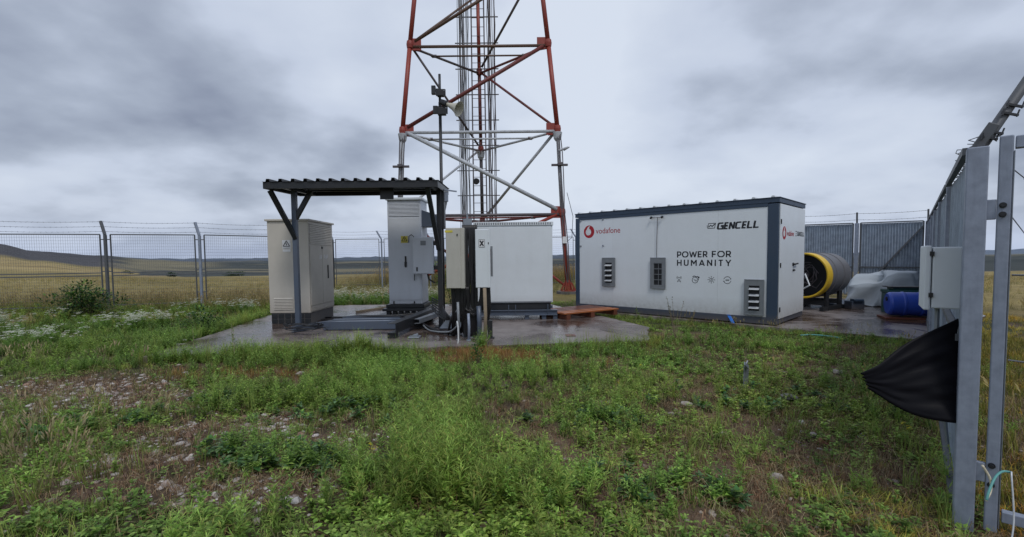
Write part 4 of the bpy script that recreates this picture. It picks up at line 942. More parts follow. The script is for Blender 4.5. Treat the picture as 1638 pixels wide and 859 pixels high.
def vnoise(X, Y, s, seed=0):
    """cheap smooth value noise"""
    x, y = X/s, Y/s; xi, yi = np.floor(x).astype(int), np.floor(y).astype(int); fx, fy = x-xi, y-yi; fx = fx*fx*(3-2*fx); fy = fy*fy*(3-2*fy)
    def h(a, b):
        n = (a*374761393+b*668265263+seed*1442695041) & 0xffffffff; n = ((n ^ (n >> 13))*1274126177) & 0xffffffff; return ((n ^ (n >> 16)) & 0xffff)/65535.
    return h(xi, yi)*(1-fx)*(1-fy)+h(xi+1, yi)*fx*(1-fy)+h(xi, yi+1)*(1-fx)*fy+h(xi+1, yi+1)*fx*fy
def fbm(X, Y, s, seed=0): return (vnoise(X, Y, s, seed)+.5*vnoise(X, Y, s/2.1, seed+1)+.25*vnoise(X, Y, s/4.3, seed+2)+.12*vnoise(X, Y, s/9, seed+3))/1.87
def inpoly(X, Y, poly):
    ins = np.zeros(X.shape, bool); n = len(poly)
    for i in range(n):
        (x0, y0), (x1, y1) = poly[i], poly[(i+1) % n]
        c = ((y0 > Y) != (y1 > Y)) & (X < (x1-x0)*(Y-y0)/(y1-y0+1e-12)+x0); ins ^= c
    return ins
def blob(X, Y, lst):
    """sum of soft patches given where they lie on the ground: (px, py, rx metres, ry metres, weight)"""
    s_ = np.zeros(X.shape)
    for px, py, rx, ry_, w_ in lst:
        c = G(px, py, -.08); s_ = np.maximum(s_, w_*np.exp(-(((X-c[0])/rx)**2+((Y-c[1])/ry_)**2)))
    return s_
GRAVEL = [(130, 620, 1.3, .62, 1.1), (230, 638, .9, .45, 1), (60, 650, .9, .4, .6), (320, 695, .9, .34, 1.1), (230, 740, .6, .28, .9), (440, 675, .45, .35, .9), (500, 725, .45, .22, .8), (430, 782, .62, .26, 1.2), (270, 785, .5, .2, .8), (520, 700, .45, .2, .6), (720, 575, .35, .2, .5), (590, 700, .3, .2, .5), (380, 790, .4, .2, .8), (1290, 690, .5, .5, .35), (1300, 640, .5, .5, .3), (610, 620, .3, .2, .2), (300, 655, .4, .2, .6), (150, 750, .4, .2, .4)]
SOIL = GRAVEL+[(1120, 620, .6, .35, .6), (1220, 680, .6, .4, .8), (1000, 760, .45, .25, .9), (1150, 740, .5, .25, .8), (1380, 760, .5, .3, .8), (640, 600, .4, .2, .5), (330, 735, .7, .25, .9), (250, 690, .6, .3, .6), (560, 680, .5, .3, .55), (840, 650, .5, .25, .7), (900, 700, .4, .3, .6), (1050, 700, .4, .3, .5), (790, 572, .8, .45, 1), (460, 600, 1.1, .4, .9), (350, 596, .6, .3, .8), (760, 655, .5, .3, .7), (860, 690, .6, .3, .6), (900, 640, .5, .4, .5), (1000, 720, .5, .25, .55), (1180, 770, .6, .3, .65), (970, 790, .35, .15, .7), (1330, 740, .5, .3, .6), (700, 700, .3, .2, .3), (1100, 660, .5, .3, .4), (1250, 720, .5, .3, .5)]
# polar grid ground
az = np.concatenate([np.radians(np.linspace(-180, -62, 40, endpoint=False)), np.radians(np.linspace(-62, 62, 440)), np.radians(np.linspace(62, 180, 40)[1:])])
rad = np.concatenate([[.3, 1.0, 1.6], np.linspace(2.0, 12, 170), np.geomspace(12.2, 60, 70), np.geomspace(63, 10000, 90)])
A_, R_2 = np.meshgrid(az, rad); X = R_2*np.sin(A_); Y = R_2*np.cos(A_); Z = terr_z(X, Y)
near = np.clip((60-R_2)/40, 0, 1)
Z = Z+near*((fbm(X, Y, 1.3, 3)-.5)*.09+(fbm(X, Y, .35, 9)-.5)*.03)
Z += np.clip((R_2-25)/60, 0, 1)*np.clip((90-R_2)/40, 0, 1)*(fbm(X, Y, 7, 5)-.5)*.35
Z += np.clip((R_2-150)/400, 0, 1)*(fbm(X, Y, 260, 21)-.5)*R_2*.006
far_m = np.clip((R_2-900)/900, 0, 1)*(fbm(X, Y, 900, 31)-.5)*R_2*.0045; Z += far_m
under = inpoly(X, Y, SL1) | inpoly(X, Y, SL2); Z = np.where(under, np.minimum(Z, -.10), Z); Z = np.where(R_2 < 18, np.minimum(Z, -.035), Z)
PX = 819+760*np.tan(np.clip(A_, -1.15, 1.15))
def L3(a, b, t): return np.array(a)*(1-t[..., None])+np.array(b)*t[..., None]
t1 = fbm(X, Y, 2.2, 40); t2 = fbm(X, Y, 9, 41); t3 = fbm(X, Y, 45, 42); t4 = fbm(X, Y, 300, 43)
soil = L3((.095, .066, .048), (.25, .17, .12), np.clip(t1*1.6-.3, 0, 1))
sm = np.clip(blob(X, Y, SOIL)*1.3+np.clip(fbm(X, Y, 1.1, 123)*5-2.55, 0, .85), 0, 1)
gr = L3((.045, .055, .022), (.095, .080, .040), np.clip(t1*1.6-.3, 0, 1))
nearc = gr*(1-sm[..., None])+soil*sm[..., None]
od = np.clip(blob(X, Y, [(790, 575, .75, .4, 1.2)]), 0, 1)[..., None]; nearc = nearc*(1-od)+np.array([.22, .11, .065])*od
gold = L3((.235, .175, .075), (.35, .27, .12), np.clip(t2*1.8-.4, 0, 1)); gold = gold*(1-.35*np.clip(t3*2-.7, 0, 1)[..., None]) + np.array([.02, .03, .0])*np.clip(t3*2-.8, 0, 1)[..., None]
gold2 = L3((.22, .18, .08), (.30, .25, .12), t3)
wood = L3((.022, .030, .030), (.055, .062, .058), np.clip(t4*2-.5, 0, 1))
tan2 = L3((.13, .12, .08), (.19, .165, .10), t4)
hillc = L3((.046, .046, .055), (.066, .064, .070), t4)
blue = L3((.10, .13, .18), (.13, .165, .22), t4)  # aerial haze over the far land, painted in as bluish albedo
dist = R_2[..., None]
def step(x, a, b): t = np.clip((x-a)/(b-a), 0, 1); return t*t*(3-2*t)
edge = 16+2.5*(t2-.5)*2
w1 = step(R_2, edge-2, edge+5)[..., None]
C_ = nearc*(1-w1)+gold*w1
# left slope stays golden to 400 m, elsewhere woods start behind the crest
crest = np.where(PX < 220, 420, np.where(PX > 1500, 170, 125))
w2 = step(R_2, crest, crest*1.25)[..., None]
wl = np.maximum(np.clip((fbm(X, Y, 420, 77)-.58)*14, 0, 1), step(PX, 185, 225)*(1-step(PX, 310, 380))*step(R_2, 1200, 1500)*(1-step(R_2, 3300, 3900)))[..., None]
mid = wood*(1-wl)+tan2*wl; wl = (1-step(PX, 150, 215))[..., None]; mid = mid*(1-wl)+hillc*wl
C_ = C_*(1-w2)+mid*w2
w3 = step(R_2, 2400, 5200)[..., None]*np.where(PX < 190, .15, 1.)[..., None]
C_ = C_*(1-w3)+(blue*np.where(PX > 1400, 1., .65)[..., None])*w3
nr, na = R_2.shape
V = np.stack([X, Y, Z], -1).reshape(-1, 3); idx = np.arange(nr*na).reshape(nr, na)
F = np.stack([idx[:-1, :-1], idx[:-1, 1:], idx[1:, 1:], idx[1:, :-1]], -1).reshape(-1, 4)
wrap = np.stack([idx[:-1, -1], idx[:-1, 0], idx[1:, 0], idx[1:, -1]], -1)
F = np.concatenate([F, wrap]);
def np_mesh(name, V, F, mat, Cc_=None, smooth=False):
    me = bpy.data.meshes.new(name); nf, k = F.shape
    me.vertices.add(len(V)); me.vertices.foreach_set('co', V.astype(np.float32).ravel())
    me.loops.add(nf*k); me.loops.foreach_set('vertex_index', F.astype(np.int32).ravel())
    me.polygons.add(nf); me.polygons.foreach_set('loop_start', np.arange(0, nf*k, k, dtype=np.int32))
    if smooth: me.polygons.foreach_set('use_smooth', np.ones(nf, bool))
    if Cc_ is not None:
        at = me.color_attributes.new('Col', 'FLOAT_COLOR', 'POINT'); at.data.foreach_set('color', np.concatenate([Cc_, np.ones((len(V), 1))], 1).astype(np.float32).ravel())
    me.materials.append(mat); me.update(calc_edges=True)
    o = bpy.data.objects.new(name, me); COL.objects.link(o); return o
m_, nt, b = newmat('earth_and_fields')
at = N(nt, 'ShaderNodeAttribute', attribute_name='Col')
tcn = N(nt, 'ShaderNodeTexCoord')
def on(scale, det=8, rg=.7):
    n = N(nt, 'ShaderNodeTexNoise'); n.inputs['Scale'].default_value = scale; n.inputs['Detail'].default_value = det; n.inputs['Roughness'].default_value = rg; nt.links.new(tcn.outputs['Object'], n.inputs['Vector']); return n.outputs[0]
col = mix(nt, .8, at.outputs['Color'], ramp(nt, on(9), [(.25, (.22, .22, .22)), (.75, (.78, .78, .78))]), 'OVERLAY')
col = mix(nt, .7, col, ramp(nt, on(.35), [(.3, (.3, .3, .3)), (.7, (.7, .7, .7))]), 'OVERLAY')
col = mix(nt, .45, col, ramp(nt, on(.012, 10), [(.35, (.3, .3, .3)), (.65, (.7, .7, .7))]), 'OVERLAY')
nt.links.new(col, b.inputs['Base Color']); b.inputs['Roughness'].default_value = .95; b.inputs['Specular IOR Level'].default_value = .2
bump(nt, b, on(22, 8), .04, .9)
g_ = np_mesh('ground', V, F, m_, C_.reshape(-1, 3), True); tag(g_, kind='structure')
# ================================================================= VEGETATION
class Proto:
    def __init__(s): s.v = []; s.t = []; s.c = []
    def blade(s, base, ang, lean, L, w, col, tipcol=None, segs=2, curve=1.6):
        tipcol = tipcol or col; o = len(s.v); d = np.array([cos(ang), sin(ang), 0]); p = np.array([-sin(ang), cos(ang), 0])
        for k in range(segs+1):
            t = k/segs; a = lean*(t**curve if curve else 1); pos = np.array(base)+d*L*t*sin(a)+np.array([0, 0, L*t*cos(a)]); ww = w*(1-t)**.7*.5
            cc = np.array(col)*(1-t)+np.array(tipcol)*t; cc = cc*(.42+.65*min(1, t*1.4))  # shade at the foot of each blade painted into its colour
            if k < segs: s.v += [pos-p*ww, pos+p*ww]; s.c += [cc, cc]
            else: s.v += [pos]; s.c += [cc]
        for k in range(segs-1): a = o+2*k; s.t += [(a, a+1, a+3), (a, a+3, a+2)]
        a = o+2*(segs-1); s.t += [(a, a+1, a+2)]
    def leaf(s, base, d, up, L, w, col):
        d = np.array(d, float); d /= np.linalg.norm(d); up = np.array(up, float); sdv = np.cross(d, up); n_ = np.linalg.norm(sdv); sdv = sdv/n_ if n_ > 1e-6 else np.array([1., 0, 0]); nn = np.cross(sdv, d)
        o = len(s.v); b_ = np.array(base, float)
        s.v += [b_, b_+d*L*.45+sdv*w/2+nn*w*.12, b_+d*L-nn*L*.08, b_+d*L*.45-sdv*w/2+nn*w*.12, b_+d*L*.5-nn*.02*L]; c = np.array(col)
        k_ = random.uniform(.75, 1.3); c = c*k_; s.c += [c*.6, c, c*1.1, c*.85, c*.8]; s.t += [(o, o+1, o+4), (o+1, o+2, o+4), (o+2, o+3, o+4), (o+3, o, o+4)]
    def arr(s): return np.array(s.v), np.array(s.t), np.clip(np.array(s.c), 0, 1)
def rndcol(c, a=.15): k = random.uniform(1-a, 1+a); return tuple(max(0, x*k*random.uniform(.93, 1.07)) for x in c)
GR, LGR, DGR, YGR, STR, RST = (.15, .275, .045), (.25, .40, .085), (.040, .115, .030), (.26, .31, .075), (.52, .43, .25), (.34, .17, .085)
def p_grass(n=16, L=(.05, .13), w=.005, cols=(GR, LGR, YGR), spread=.05, lean=(.2, 1.2), segs=2):
    s = Proto()
    for _ in range(n):
        a = random.uniform(0, 6.28); r_ = random.uniform(0, spread); s.blade((r_*cos(a), r_*sin(a), -.01), random.uniform(0, 6.28), random.uniform(*lean), random.uniform(*L), w*random.uniform(.7, 1.3), rndcol(random.choice(cols)), rndcol(random.choice(cols)), segs)
    return s.arr()
def p_mat(n=26, R=.1, L=(.02, .045), cols=(GR, LGR)):
    s = Proto()
    for _ in range(n):
        a = random.uniform(0, 6.28); r_ = R*sqrt(random.random()); z = random.uniform(.0, .06)*(1-r_/R*.6); b_ = random.uniform(0, 6.28)
        s.leaf((r_*cos(a), r_*sin(a), z), (cos(b_), sin(b_), random.uniform(-.1, .6)), (0, 0, 1), random.uniform(*L), random.uniform(*L)*.75, rndcol(random.choice(cols), .25))
    return s.arr()
def p_weed(h=.25, ns=5, nl=16, L=.05, cols=(GR, LGR), lean=.5, wl=.4):
    s = Proto()
    for _ in range(ns):
        a = random.uniform(0, 6.28); ln = random.uniform(0.05, lean); H = h*random.uniform(.6, 1.1); d = np.array([cos(a)*sin(ln), sin(a)*sin(ln), cos(ln)])
        s.blade((0, 0, 0), a, ln, H, .006, rndcol(DGR), rndcol(GR), 1, 0)
        for k in range(nl):
            t = random.uniform(.12, 1); b_ = random.uniform(0, 6.28); ll = L*random.uniform(.6, 1.2)*(1.25-t*.7)
            s.leaf(d*H*t, (cos(b_), sin(b_), random.uniform(-.2, .9)), (0, 0, 1), ll, ll*wl, rndcol(random.choice(cols), .25))
    return s.arr()
def p_feather(h=.45, ns=5):
    s = Proto()
    for _ in range(ns):
        a = random.uniform(0, 6.28); ln = random.uniform(0.02, .45); H = h*random.uniform(.55, 1.1); d = np.array([cos(a)*sin(ln), sin(a)*sin(ln), cos(ln)])
        s.blade((0, 0, 0), a, ln, H, .005, rndcol(GR), rndcol(LGR), 1, 0)
        for k in range(30):
            t = random.uniform(.1, 1); b_ = random.uniform(0, 6.28); ll = .075*random.uniform(.6, 1.2)*(1.2-t*.75)
            s.leaf(d*H*t, (cos(b_), sin(b_), random.uniform(.2, 1.3)), (0, 0, 1), ll, ll*.12, rndcol(random.choice((GR, LGR, LGR, YGR)), .2))
    return s.arr()
def p_tall(h=.6, n=12, cols=(STR, YGR), heads=True, spread=.09):
    s = Proto()
    for _ in range(n):
        a = random.uniform(0, 6.28); H = h*random.uniform(.5, 1.1); ln = random.uniform(.05, .45); b_ = (spread*random.uniform(-1, 1), spread*random.uniform(-1, 1), 0); c = rndcol(random.choice(cols))
        s.blade(b_, a, ln, H, .006, rndcol(YGR), c, 3)
        if heads and random.random() < .6:
            tip = np.array(b_)+np.array([cos(a)*sin(ln), sin(a)*sin(ln), cos(ln)])*H
            for k in range(3): s.leaf(tip-np.array([0, 0, .02*k]), (cos(a)*.4+random.uniform(-.3, .3), sin(a)*.4+random.uniform(-.3, .3), .9), (0, 1, 0), .06, .012, rndcol(STR))
    return s.arr()
def p_umbel(h=.32):
    s = Proto(); W0 = (.76, .78, .66)
    for q in range(4):
        a = random.uniform(0, 6.28); ln = random.uniform(0, .35); H = h*random.uniform(.7, 1.1); d = np.array([cos(a)*sin(ln), sin(a)*sin(ln), cos(ln)])
        s.blade((0, 0, 0), a, ln, H, .005, GR, LGR, 1, 0); top = d*H
        for k in range(13):
            r_ = .034*sqrt(random.random()); b_ = random.uniform(0, 6.28); e_ = random.uniform(0, 6.28)
            s.leaf(top+np.array([r_*cos(b_), r_*sin(b_), random.uniform(-.004, .010)]), (cos(e_), sin(e_), .25), (0, 0, 1), .018, .018, rndcol(W0, .12))
        for k in range(9):
            t = random.uniform(.05, .7); b_ = random.uniform(0, 6.28); s.leaf(d*H*t, (cos(b_), sin(b_), .5), (0, 0, 1), .07, .016, rndcol(GR, .2))
    return s.arr()
def p_yellow(h=.2):
    s = Proto(); s.blade((0, 0, 0), 0, .1, h, .005, GR, LGR, 1, 0)
    for k in range(9): b_ = k*.7; s.leaf((.02*random.uniform(-1, 1), 0, h*random.uniform(.85, 1)), (cos(b_), sin(b_), .5), (0, 0, 1), .02, .012, (.65, .55, .02))
    for k in range(6): b_ = k*1.1; s.leaf((0, 0, h*k/8), (cos(b_), sin(b_), .5), (0, 0, 1), .05, .018, rndcol(GR))
    return s.arr()
def p_straw(n=12, cols=(STR, RST, (.2, .13, .07))):
    s = Proto()
    for _ in range(n):
        a = random.uniform(0, 6.28); r_ = random.uniform(0, .09); s.blade((r_*cos(a), r_*sin(a), random.uniform(.0, .02)), random.uniform(0, 6.28), random.uniform(1.1, 1.6), random.uniform(.05, .16), .004, rndcol(random.choice(cols)), rndcol(random.choice(cols)), 2)
    return s.arr()
def p_stone():
    import bmesh
    bm = bmesh.new(); bmesh.ops.create_icosphere(bm, subdivisions=1, radius=1); v = np.array([x.co[:] for x in bm.verts]); t = np.array([[q.index for q in f_.verts] for f_ in bm.faces]); bm.free()
    v = v*(1+rng.uniform(-.22, .22, (len(v), 1)))*np.array([1, rng.uniform(.6, .9), rng.uniform(.35, .6)]); c = np.ones((len(v), 3))*rng.uniform(.85, 1.1, (len(v), 1)); return v, t, c
def scatter(name, protos, P, S, mat, tint=None, tilt=.15, zoff=0, kind='stuff', label=None, cat=None, group=None, zfun=None):
    """merge many small plants into one mesh"""
    Vs, Ts, Cs = [], [], []; off = 0; which = rng.integers(0, len(protos), len(P))
    for k, (pv, pt, pc) in enumerate(protos):
        m = which == k; n = m.sum()
        if not n: continue
        p, s_ = P[m], S[m]; a = rng.uniform(0, 2*pi, n); tx, ty = rng.normal(0, tilt, n), rng.normal(0, tilt, n)
        x = pv[None, :, 0]*np.cos(a)[:, None]-pv[None, :, 1]*np.sin(a)[:, None]; y = pv[None, :, 0]*np.sin(a)[:, None]+pv[None, :, 1]*np.cos(a)[:, None]; z = np.repeat(pv[None, :, 2], n, 0)
        x = x+z*tx[:, None]; y = y+z*ty[:, None]
        v = np.stack([x, y, z], -1)*s_[:, None, None]+p[:, None, :]
        c = np.repeat(pc[None], n, 0)*(tint[m][:, None, :] if tint is not None else 1)
        Vs.append(v.reshape(-1, 3)); Cs.append(c.reshape(-1, 3)); Ts.append((pt[None]+(np.arange(n)*len(pv))[:, None, None]).reshape(-1, 3)+off); off += n*len(pv)
    if not Vs: return
    o = np_mesh(name, np.concatenate(Vs), np.concatenate(Ts), MT[mat] if isinstance(mat, str) else mat, np.clip(np.concatenate(Cs), 0, 1)); tag(o, label, cat, group, kind); return o
def gz(X, Y):
    z = terr_z(X, Y); r_ = np.hypot(X, Y); nr_ = np.clip((60-r_)/40, 0, 1)
    z = z+nr_*((fbm(X, Y, 1.3, 3)-.5)*.09+(fbm(X, Y, .35, 9)-.5)*.03); z += np.clip((r_-25)/60, 0, 1)*np.clip((90-r_)/40, 0, 1)*(fbm(X, Y, 7, 5)-.5)*.35
    return np.where(r_ < 18, np.minimum(z, -.035), z)
def free(X, Y, mg=0.0):
    bad = inpoly(X, Y, SL1) | inpoly(X, Y, SL2)
    return ~bad
def sample(n, rmin, rmax, azl=-53, azr=53, power=1.0):
    """points spread over the wedge in front, denser towards the near edge when power < 1"""
    u = rng.random(n); r_ = (rmin**(2*power)+u*(rmax**(2*power)-rmin**(2*power)))**(1/(2*power)); a = np.radians(rng.uniform(azl, azr, n)); return r_*np.sin(a), r_*np.cos(a)
def keep(X, Y, prob): m = (rng.random(len(X)) < prob) & free(X, Y); return X[m], Y[m]
def thin(X, Y, k=1.0): return rng.random(len(X)) > np.clip(blob(X, Y, GRAVEL)*1.5-.15, 0, .97)*k
def P3(X, Y, dz=0): return np.stack([X, Y, gz(X, Y)+dz], -1)
def tints(X, Y, amp=.3, seed=50, yellow=.5):
    t = fbm(X, Y, .9, seed); k = 1+(t-.5)*2*amp; q = fbm(X, Y, 2.6, seed+7); yel = np.clip((q-.45)*3, 0, 1)*yellow
    base = np.stack([k*(1+.75*yel), k*(1+.12*yel), k*(1-.1*yel)], -1); return base*rng.uniform(.75, 1.45, (len(X), 1))*np.array([[1.02, 1.0, 1.0]])
def patch(n, lst):
    """points falling in soft patches"""
    xs, ys = [], []
    for px, py, rx, ry_, w_ in lst:
        c = G(px, py, -.08); k = int(n*w_*rx*ry_); xs.append(c[0]+rng.normal(0, rx*.6, k)); ys.append(c[1]+rng.normal(0, ry_*.6, k))
    X, Y = np.concatenate(xs), np.concatenate(ys); m = free(X, Y); return X[m], Y[m]
# right of gate the land is dry grass outside the fence
def outside_right(X, Y): return ((X-GA[0])*rd[1]-(Y-GA[1])*rd[0]) > 0.1
random.seed(21)
# --- short grass everywhere
X, Y = sample(56000, 2.0, 17, -66, 60, power=.62); s_ = blob(X, Y, SOIL); s_ = np.maximum(s_, np.clip(fbm(X, Y, 1.1, 123)*5-2.55, 0, .85)); den = np.clip(2.4*fbm(X, Y, .55, 60)-.65, 0.04, 1)*(1-.93*np.clip(s_*1.25, 0, 1)); m = (rng.random(len(X)) < den) & free(X, Y); X, Y = X[m], Y[m]
tt = tints(X, Y, .35, 50, .6); orr = outside_right(X, Y); tt[orr] *= np.array([2.3, 1.25, 1.0])
rightdry = np.clip((X-.5)/2.5, 0, 1)*np.clip((7-Y)/4, 0, 1)*np.clip(fbm(X, Y, .7, 99)*2-.4, 0, 1); tt *= (1+rightdry[:, None]*np.array([.9, .28, .3]))
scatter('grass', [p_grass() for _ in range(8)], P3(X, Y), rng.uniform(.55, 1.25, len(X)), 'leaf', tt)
# --- low leafy mats (clover, bindweed)
X, Y = sample(21000, 2.0, 11, -66, 60, power=.6); s_ = blob(X, Y, SOIL); den = np.clip(fbm(X, Y, 1.0, 70)*2.6-.95, 0, 1)*(1-.93*np.clip(s_*1.3, 0, 1)); m = (rng.random(len(X)) < den) & free(X, Y) & ~outside_right(X, Y); X, Y = X[m], Y[m]
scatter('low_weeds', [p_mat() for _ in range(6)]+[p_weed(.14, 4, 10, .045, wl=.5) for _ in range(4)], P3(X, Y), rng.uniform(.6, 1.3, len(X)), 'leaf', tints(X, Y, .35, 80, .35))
# --- taller leafy weeds in clumps
WEEDS = [(430, 545, 1.3, .35, 1.3), (540, 570, 1.2, .5, 1.3), (400, 590, .8, .4, .5), (560, 590, .6, .3, .8), (330, 560, 1.0, .5, .9), (480, 640, 1.2, .5, .7), (620, 600, .8, .5, .8), (860, 600, .8, .3, .8), (960, 570, .7, .25, .7), (1050, 550, 1., .3, .5), (180, 560, 1.2, .5, .7), (90, 590, 1.2, .4, .5), (250, 545, 1.1, .5, .8), (480, 740, .45, .25, 1.0), (560, 770, .5, .25, .9), (960, 680, .5, .35, .6), (1090, 790, .5, .2, .6), (900, 780, .4, .25, .6), (1450, 650, .5, .6, .8), (1400, 620, .5, .4, .6), (1490, 590, .5, .5, .9), (390, 730, .4, .2, .7), (350, 640, .6, .25, .7), (1230, 560, 1.5, .35, .35)]
X, Y = patch(470, WEEDS)
m_t = thin(X, Y); X, Y = X[m_t], Y[m_t]
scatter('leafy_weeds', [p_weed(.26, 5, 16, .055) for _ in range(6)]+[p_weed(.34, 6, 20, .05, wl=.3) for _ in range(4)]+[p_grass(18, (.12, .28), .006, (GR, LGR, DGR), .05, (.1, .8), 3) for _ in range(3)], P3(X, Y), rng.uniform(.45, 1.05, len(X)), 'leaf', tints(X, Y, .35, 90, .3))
# --- feathery bright plants in the foreground middle
FEA = [(690, 760, .50, .33, 1.35), (720, 690, .42, .42, 1.2), (640, 790, .5, .2, 1.1), (790, 790, .5, .2, .9), (660, 640, .5, .5, .45), (560, 620, 1.0, .5, .35), (880, 620, .8, .4, .3), (770, 560, .06, .06, 30), (1030, 640, .7, .5, .25), (440, 585, .9, .3, .35), (590, 555, .8, .25, .6), (950, 520, .3, .15, 1)]
X, Y = patch(330, FEA)
X2, Y2 = sample(360, 2.4, 7.8, power=.6); m2 = free(X2, Y2) & ~outside_right(X2, Y2) & (fbm(X2, Y2, 1.2, 311) > .5); X, Y = np.concatenate([X, X2[m2]]), np.concatenate([Y, Y2[m2]]); m_t = thin(X, Y) & (rng.random(len(X)) > .55*np.clip(blob(X, Y, SOIL)*1.3, 0, 1)); X, Y = X[m_t], Y[m_t]
scatter('feathery_weeds', [p_feather(.42, 5) for _ in range(8)], P3(X, Y), rng.uniform(.45, 1.1, len(X))*(1+.35*np.exp(-(((X+.45)/.45)**2+((Y-3.4)/.7)**2))), 'leaf', tints(X, Y, .25, 95, .2)*1.1)
X, Y = patch(260, [(430, 735, .5, .2, 1.0), (480, 745, .4, .2, 1.0), (350, 640, .5, .25, .5), (130, 690, .5, .3, .4), (900, 770, .4, .2, .6), (960, 680, .4, .25, .7), (1080, 795, .4, .2, .7), (560, 660, .8, .4, .3), (1180, 640, .8, .5, .25)])
scatter('broad_leaves', [p_weed(.13, 5, 7, .09, (GR, DGR, (.12, .21, .09)), 1.0, .55) for _ in range(6)], P3(X, Y), rng.uniform(.6, 1.2, len(X)), 'leaf', tints(X, Y, .25, 88, .1))
X, Y = sample(900, 2.4, 8.0, power=.6); m = free(X, Y) & ~outside_right(X, Y) & (rng.random(len(X)) < np.clip(fbm(X, Y, 1.5, 222)*3-1.1, 0, 1)) & thin(X, Y); X, Y = X[m], Y[m]
scatter('tall_grass_clumps', [p_tall(.30, 13, (LGR, GR, YGR), False, .05) for _ in range(5)], P3(X, Y), rng.uniform(.5, 1.1, len(X)), 'leaf', tints(X, Y, .3, 97, .5))
# --- grass clumps along the slab's front edge
ex = rng.uniform(0, 1, 620); sx = np.where(ex < .55, -5.9+ex/.55*4.6, -1.3+(ex-.55)/.45*3.9); sy = np.interp(sx, [-5.9, -1.3, 2.6], [7.5, 8.05, 8.5])-np.abs(rng.normal(0, .16, 620))-.05
dens = np.interp(sx, [-5.9, -4.8, -4.2, -3.0, -2.6, -1.8, -1.0, 0, .8, 2.6], [.35, .5, 1, 1, .9, .25, .15, .25, .7, .9]); m = rng.random(620) < dens; sx, sy = sx[m], sy[m]
scatter('edge_grass', [p_tall(.42, 12, (LGR, GR, YGR), False, .06) for _ in range(5)]+[p_weed(.30, 5, 14, .05, wl=.35) for _ in range(3)], P3(sx, sy), rng.uniform(.35, 1.0, len(sx)), 'leaf', tints(sx, sy, .3, 97, .4))
# tall clump hiding the canopy post base
X, Y = patch(900, [(480, 572, .6, .14, .9), (590, 568, .32, .13, 1.6), (540, 570, .6, .1, .6), (400, 574, .55, .15, 1.5), (290, 578, .6, .15, 1.2), (660, 566, .2, .1, .5), (950, 556, .4, .15, .9), (850, 560, .5, .1, .4)])
X = np.where(rng.random(len(X)) < .5, X, X)
Y = np.minimum(Y, np.interp(X, [-5.9, -1.3], [7.45, 8.0])-.05)
scatter('edge_weeds', [p_tall(.38, 14, (LGR, GR, GR), False, .08) for _ in range(4)]+[p_weed(.36, 6, 18, .05, wl=.3) for _ in range(3)]+[p_feather(.36, 5) for _ in range(3)], P3(X, Y), rng.uniform(.55, 1.15, len(X))*np.interp(X, [-6, -4.9, -4.3, -3.4, -2.6, -2.1, -1.2, 3], [.8, .8, .95, .8, 1.2, .9, .6, .8]), 'leaf', tints(X, Y, .3, 98, .45)*1.1)
u = rng.uniform(0, 1, 330); X = np.interp(u, [0, 1], [-5.95, -6.75])-np.abs(rng.normal(0, .22, 330))+.12; Y = 7.5+u*5.4; m = free(X, Y); X, Y = X[m], Y[m]
scatter('slab_side_weeds', [p_weed(.34, 6, 18, .055, wl=.35) for _ in range(4)]+[p_tall(.4, 14, (LGR, GR, YGR), False, .07) for _ in range(3)], P3(X, Y), rng.uniform(.5, 1.1, len(X)), 'leaf', tints(X, Y, .3, 98, .3))
# --- along the container base
k = 520; u = rng.uniform(-.3, CL+2.4, k); q = np.abs(rng.normal(0, .22, k))+.12; pts = CO[None]+u[:, None]*dv[None]-q[:, None]*nv[None]; X, Y = pts[:, 0], pts[:, 1]; m = free(X, Y); X, Y = X[m], Y[m]
scatter('container_edge_grass', [p_grass(16, (.08, .2), .006, (GR, LGR, YGR), .06, (.1, .9), 2) for _ in range(4)]+[p_mat() for _ in range(2)], P3(X, Y), rng.uniform(.5, 1.1, len(X)), 'leaf', tints(X, Y, .3, 99, .5))
# --- straw litter and dry rusty weeds
X, Y = sample(16000, 2.2, 10, power=.6); den = np.clip(.10+.9*blob(X, Y, SOIL)+np.clip((X-.3)/3, 0, .35), 0, 1); m = (rng.random(len(X)) < den) & free(X, Y); X, Y = X[m], Y[m]
scatter('straw_litter', [p_straw() for _ in range(6)], P3(X, Y, .004), rng.uniform(.5, 1.2, len(X)), 'dry', rng.uniform(.45, 1.15, (len(X), 1))*np.ones((1, 3)))
X, Y = patch(1300, [(770, 568, .55, .22, 2.2), (830, 575, .4, .2, 1.0), (740, 580, .4, .15, .8), (900, 590, .6, .2, .3), (460, 600, .8, .25, .2), (340, 600, .5, .25, .2)])
X = X+rng.normal(0, .12, len(X))
scatter('rusty_dry_weeds', [p_tall(.2, 16, (RST, (.32, .13, .05), STR), False, .08) for _ in range(5)], P3(X, Y), rng.uniform(.4, 1.0, len(X)), 'dry', rng.uniform(.6, 1.15, (len(X), 1))*np.array([[1.0, .70, .58]]))
# --- pale foxtails on the left edge
X, Y = patch(120, [(30, 660, .7, .5, 1.0), (90, 720, .6, .4, .7), (20, 760, .4, .3, .7), (200, 680, .5, .3, .35), (140, 780, .6, .2, .5), (60, 580, 1.2, .4, .4)])
m_t = thin(X, Y); X, Y = X[m_t], Y[m_t]
scatter('pale_seed_grass', [p_tall(.34, 12, (YGR, GR, STR, (.30, .30, .15)), True, .08) for _ in range(5)], P3(X, Y), rng.uniform(.5, 1.0, len(X)), 'leaf', tints(X, Y, .2, 33, .2)*.8)
